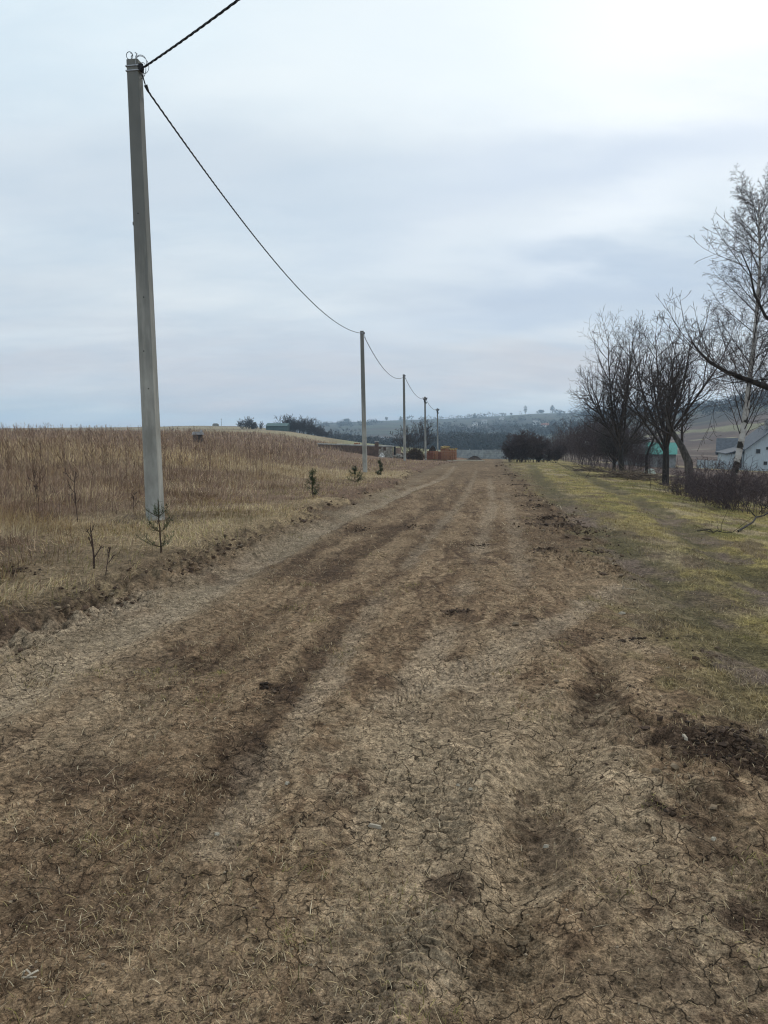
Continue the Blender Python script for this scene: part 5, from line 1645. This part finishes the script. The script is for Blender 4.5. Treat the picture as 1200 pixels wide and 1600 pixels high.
# small white litter on the turf, stones on the lane
M_LITTER = surf('white_litter', (.42, .37, .29), (.30, .26, .20), 30, .9)
for i, (px, py, L_, lb) in enumerate([(985, 921, .15, 'thin bent white strip lying on the turf edge'), (972, 959, .05, 'small whitish flake on the dirt below the bent strip'), (1070, 1155, .05, 'upright pale chip beside the dark soil heap'),
                                   (586, 1295, .055, 'pale wooden chip on the dirt near the middle'), (448, 1224, .022, 'small white stone left of the centre of the track'), (338, 1304, .022, 'small whitish stone on the left of the track'),
                                   (716, 1227, .02, 'little white stone right of the centre'), (853, 1323, .025, 'pale flat stone near the right wheel mark'), (735, 1233, .02, 'tiny pale stone beside another white stone'), (46, 1530, .04, 'pale dry leaf scrap at the lower left corner'),
                                   (1114, 1311, .022, 'small pale stone at the right below the dark soil')]):
    g = at(px, py, ground); b = MB()
    if i in (0, 9):
        b.box((0, 0, .006), (L_, .010 if i == 0 else .005, .003), .1, 0, .05); b.box((-L_ * .5, .008, .012), (.010 if i == 0 else .004, .006, .05 if i == 0 else .02), .4, .3, .3)
        if i == 9: b.box((.005, .012, .010), (.035, .006, .002), 1.0, .2, .1); b.box((-.008, .018, .008), (.03, .005, .002), -.6, .1, .2)
    elif i in (2, 3):
        b.box((0, 0, .012), (L_ if i == 3 else .015, .012 if i == 3 else L_ * 1.2, .012), -.1, 0, .15, .8)
    else:
        b.box((0, 0, L_ * .12), (L_, L_ * .7, L_ * .4), .4 * i, .2, .1, .55); b.box((L_ * .3, L_ * .1, L_ * .1), (L_ * .6, L_ * .6, L_ * .3), .9 * i, -.2, .2, .7)
    o = b.build({0: 'litter_strip', 1: 'litter_flake', 2: 'pale_chip', 3: 'wood_chip', 9: 'dry_leaf_scrap'}.get(i, 'stone'), M_LITTER); o.location = (g.x, g.y, gz(g.x, g.y)); o['label'] = lb
    o['category'] = 'litter' if i in (0, 1) else 'chip' if i in (2, 3) else 'leaf' if i == 9 else 'stone'

# ------------------------------------------------------------------ the left skyline
x_, y_, z_ = wpos(310, 75)
t = thing('small_hut', 'tiny weathered hut with pale roof standing in the weeds of the left field', 'hut', (x_, y_, z_), R(20))
H0 = max(.8, h_at((x_, y_, z_), 679))
b = MB(); b.box((0, 0, H0 / 2 - .1), (.8, .7, H0 + .2)); b.build('wall', surf('old_boards', (.10, .08, .07), (.06, .05, .045), 5), t)
b = MB(); b.prism([(-.55, H0), (.55, H0), (.42, H0 + .28), (-.42, H0 + .28)], -.5, .5); b.box((.33, 0, H0 + .36), (.2, .3, .16)); b.build('roof', surf('pale_sheeting', (.42, .42, .42), (.28, .28, .28), 5), t)
d_ = px_dir(432, 672); D = 290; x_, y_ = d_.x / d_.y * D, D; z_ = float(macro(x_, y_))
t = thing('long_barn', 'long dull green barn between bare trees on the left skyline', 'barn', (x_, y_, z_ - .2), R(-6))
b = MB(); b.box((0, 3, .9), (8.2, 6, 2.0)); b.build('wall', surf('dull_green_wall', (.085, .13, .125), (.06, .10, .10), 1, .8, 0, (4, 1, 1)), t)
b = MB(); b.prism([(-.4, 1.9), (6.4, 1.9), (3, 3.0)], -4.2, 4.2, Matrix.Rotation(R(90), 4, 'Z')); b.build('roof', surf('green_grey_roof', (.10, .16, .15), (.07, .12, .12), 1, .7), t)
P_FT = dict(seg=[4, 4, 3], k=[9, 6], t=[(.2, 1), (.2, 1)], ang=[(40, 12), (40, 14)], len=[.55, .5], wob=[.07, .1, .12], up=[.03, .08, .08], tip=[.4, .4, .5], rr=[.5, .55], rmin=.055, lt=.4, L=2)
for i, (px, D, H, st, sp, lb) in enumerate([(386, 300, 4.3, 18, 2.2, 'rounded bare tree clump at the left end of the skyline row'), (403, 300, 2.6, 14, 2.6, 'low bare scrub left of the green barn'), (452, 298, 5.8, 16, 1.8, 'taller bare tree right beside the green barn'),
                                            (464, 296, 4.6, 20, 2.2, 'dense bare tree between the two tallest skyline trees'), (477, 294, 6.0, 18, 2.2, 'tallest bare tree of the skyline row right of the barn'),
                                            (492, 292, 3.6, 26, 2.6, 'dark low bush sloping down right of the tall skyline tree'), (505, 288, 2.9, 24, 2.4, 'last dark bush at the right end of the skyline row')]):
    d_ = px_dir(px, 672); x_, y_ = d_.x / d_.y * D, D
    shrub('skyline_tree', lb, 'tree', (x_, y_, float(macro(x_, y_)) - .3), 700 + i, st, H, sp, P_FT, M_FAR, 'bare trees on the left skyline', rmin=.05, r0=.10)
d_ = px_dir(346, 665); D = 560; x_, y_ = d_.x / d_.y * D, D; z_ = float(macro(x_, y_))
b = MB(); b.tube([(0, 0, -1), (0, 0, 5.5)], .12, 6); b.box((0, 0, 5.0), (1.2, .12, .12))
o = b.build('distant_pole', M_FAR); o.location = (x_, y_, z_); o['label'] = 'tiny distant pole on the left skyline'; o['category'] = 'utility pole'
d_ = px_dir(337, 664); x_, y_ = d_.x / d_.y * D, D; z_ = float(macro(x_, y_))
b = MB(); b.prism([(-2.2, -.5), (2.2, -.5), (2.2, 1.0), (1.2, 1.9), (-1.2, 1.9), (-2.2, 1.0)], -1, 1)
o = b.build('haystack', surf('old_hay', (.22, .19, .14), None, 2)); o.location = (x_, y_, z_); o['label'] = 'tiny pale haystack beside the distant pole on the skyline'; o['category'] = 'haystack'

# ------------------------------------------------------------------ far hills: woods, trees, houses
def wood(name, label, pts, mat, cat='wood'):
    """mass of bare crowns: pts rows (x, y, radius, height)"""
    P_ = np.array(pts); n = len(P_); m_ = 46
    z0 = macro(P_[:, 0], P_[:, 1])
    u = rng.normal(0, 1, (n, m_, 3)); u /= np.linalg.norm(u, axis=2, keepdims=True); u *= rng.uniform(.4, 1, (n, m_, 1)) ** .5
    c = np.stack([P_[:, None, 0] + u[..., 0] * P_[:, None, 2], P_[:, None, 1] + u[..., 1] * P_[:, None, 2], z0[:, None] + P_[:, None, 3] * (.52 + .48 * u[..., 2])], -1)
    s = P_[:, None, 2, None] * .30
    d1 = rng.normal(0, 1, (n, m_, 3)) * s * .55; d2 = rng.normal(0, 1, (n, m_, 3)) * s * .55; d1[..., 2] = d1[..., 2] * 1.1
    V = np.stack([c - d2 * .5, c + d2 * .5, c + d1], 2).reshape(-1, 3)
    F = np.arange(len(V)).reshape(-1, 3)
    o = np_mesh(name, V, [F], mat); stuff(o, label, cat)
    return o


def polar(px, D):
    d_ = px_dir(px, 690); return d_.x / d_.y * D, D


M_WOODS = surf('leafless_wood', (.050, .046, .046), (.034, .032, .034), .05, .95)
pts = []
rnd = random.Random(31)
for _ in range(900):                                     # valley belt
    px = rnd.uniform(515, 800); D = rnd.uniform(430, 560)
    if px < 640 and rnd.random() < .35: continue
    x_, y_ = polar(px, D); pts.append((x_, y_, rnd.uniform(2.5, 4.5), rnd.uniform(4.5, 8.5) * (.8 if px < 640 else 1.15)))
for _ in range(240):
    px = rnd.gauss(735, 32); D = rnd.uniform(420, 520); x_, y_ = polar(px, D); pts.append((x_, y_, rnd.uniform(2.5, 4.5), rnd.uniform(7, 12)))
wood('valley_wood', 'dark belt of leafless woodland along the valley bottom beyond the track', pts, M_WOODS)
pts = []
for _ in range(1500):                                    # hill woods, by noise
    px = rnd.uniform(500, 1290); D = rnd.uniform(650, 1900)
    x_, y_ = polar(px, D)
    v = float(fbm(np.array([x_ * .004]), np.array([y_ * .0035]), 3, 90)[0])
    if v < .12: continue
    pts.append((x_, y_, rnd.uniform(5, 10), rnd.uniform(6, 12)))
wood('hillside_wood', 'patches of leafless wood across the far hazy hillside', pts, M_WOODS)
pts = []
for _ in range(420):                                     # right hill, nearer
    px = rnd.uniform(1020, 1300); D = rnd.uniform(520, 900)
    x_, y_ = polar(px, D)
    if float(fbm(np.array([x_ * .01]), np.array([y_ * .008]), 3, 92)[0]) < -.05: continue
    pts.append((x_, y_, rnd.uniform(3, 6), rnd.uniform(5, 10)))
wood('ridge_wood', 'dark leafless wood on the hill behind the farmhouse', pts, M_WOODS)
pts = []
for _ in range(300):
    px = rnd.uniform(845, 1010); D = rnd.uniform(230, 330)
    x_, y_ = polar(px, D); pts.append((x_, y_, rnd.uniform(1.5, 3), rnd.uniform(2.0, 4.2)))
wood('field_hedge', 'brownish leafless scrub below the strip fields on the right', pts, surf('brown_scrub', (.085, .065, .060), (.055, .042, .042), .1, .95))

# single trees on the ridge
for i, (px, D, H, wd, lb) in enumerate([(741, 1980, 11, 7, 'round tree tuft on the far ridge, leftmost of the right group'), (756, 1980, 9, 6, 'small round tuft on the far ridge next to the leftmost one'), (820, 1960, 22, 9, 'tall pale tree standing alone on the far ridge'),
                                        (845, 1960, 9, 14, 'wide low bush line on the ridge left of the second tall tree'), (862, 1950, 20, 11, 'second tall tree on the far ridge'), (798, 1970, 6, 7, 'tiny bush on the ridge left of the tall lone tree'),
                                        (604, 1990, 9, 8, 'faint tree tuft on the ridge between the second and third poles'), (542, 1990, 8, 16, 'low bushes on the ridge left of the second pole'), (626, 1990, 10, 6, 'faint tuft on the ridge beside the third pole')]):
    x_, y_ = polar(px, D); z_ = float(macro(x_, y_)); rn = random.Random(800 + i)
    t = thing('ridge_tree', lb, 'tree', (x_, y_, z_), 0, 'trees on the far ridge')
    b = MB(); b.tube([(0, 0, -1), (0, 0, H * .6)], [.6, .3], 5); b.build('trunk', M_FAR, t)
    V = []
    for k in range(260):
        u = nrm((rn.gauss(0, 1), rn.gauss(0, 1), rn.gauss(0, 1))); q = rn.random() ** .4
        c = (u[0] * q * wd * .5, u[1] * q * wd * .5, H * .6 + u[2] * q * H * .42)
        s = wd * .09
        for m_ in range(3): V.append(tuple(v + rn.gauss(0, s) for v in c))
    o = np_mesh('crown', V, [np.arange(len(V)).reshape(-1, 3)], M_FAR); o.parent = t

# far houses
M_HW = surf('far_white_wall', (.75, .74, .72), None, 1, lo=0, hi=.1)
M_HR = surf('far_red_roof', (.36, .16, .12), (.28, .12, .09), 1)
M_HG = surf('far_grey_roof', (.33, .33, .34), None, 1)
for i, (px, D, s, rf, lb) in enumerate([(700, 640, 1.0, 0, 'white house with reddish roof down in the valley behind the last pole'), (712, 650, 1.0, 0, 'second red roofed house right beside the valley house'), (598, 700, .8, 1, 'small white house in the valley between the second and third poles'),
                                        (742, 1250, 1.1, 1, 'pale speck of a house on the slope above the valley wood'), (756, 1350, 1.3, 1, 'bright house higher on the slope, right of the pale speck'), (783, 1500, 1.2, 1, 'small white house high on the hillside below the lone tree'),
                                        (838, 1150, 1.5, 1, 'pale house on the right part of the hillside'), (851, 1050, 1.3, 0, 'low reddish house among the hillside fields'), (606, 705, .6, 1, 'tiny white shed right of the small valley house')]):
    x_, y_ = polar(px, D); z_ = float(macro(x_, y_))
    t = thing('far_house', lb, 'house', (x_, y_, z_ + .4), R(10 * (i % 3) - 10), 'houses scattered on the far slopes')
    w2 = 3.6 * s; ev = 2.6 * s; rd = 4.8 * s
    b = MB(); b.box((0, 0, ev / 2 - .8), (w2 * 2, 7 * s, ev + 1.6)); b.build('wall', M_HW, t)
    b = MB(); b.prism([(-3.9 * s, ev), (3.9 * s, ev), (0, rd)], -w2 - .4, w2 + .4, Matrix.Rotation(R(90), 4, 'Z')); r_ = b.build('roof', M_HR if rf == 0 else M_HG, t)
    b = MB(); b.box((w2 * .4, 0, rd), (.6, .6, 1.2)); b.build('chimney', M_HR, r_)
    for k in (-.5, .5):
        b = MB(); b.box((w2 * k, -3.53 * s, ev * .5), (1.0 * s, .08, 1.1 * s)); b.build('window', M_GLASS, t)

# ------------------------------------------------------------------ haze
hz_lo, hz_hi = float(Z.min()) - 1.0, float(Z.max()) + 30
b = MB(); b.box((0, 0, (hz_lo + hz_hi) / 2), (9000, 9000, hz_hi - hz_lo))
m = bpy.data.materials.new('haze_air'); m.use_nodes = True; m.node_tree.nodes.clear()
pv = m.node_tree.nodes.new('ShaderNodeVolumePrincipled'); om = m.node_tree.nodes.new('ShaderNodeOutputMaterial')
pv.inputs['Color'].default_value = (.58, .79, 1.0, 1); pv.inputs['Density'].default_value = HAZE; pv.inputs['Anisotropy'].default_value = .2
m.node_tree.links.new(pv.outputs[0], om.inputs['Volume'])
hz = b.build('haze', m); hz['kind'] = 'stuff'; hz['label'] = 'thin bluish haze over the valley and hills'; hz['category'] = 'haze'
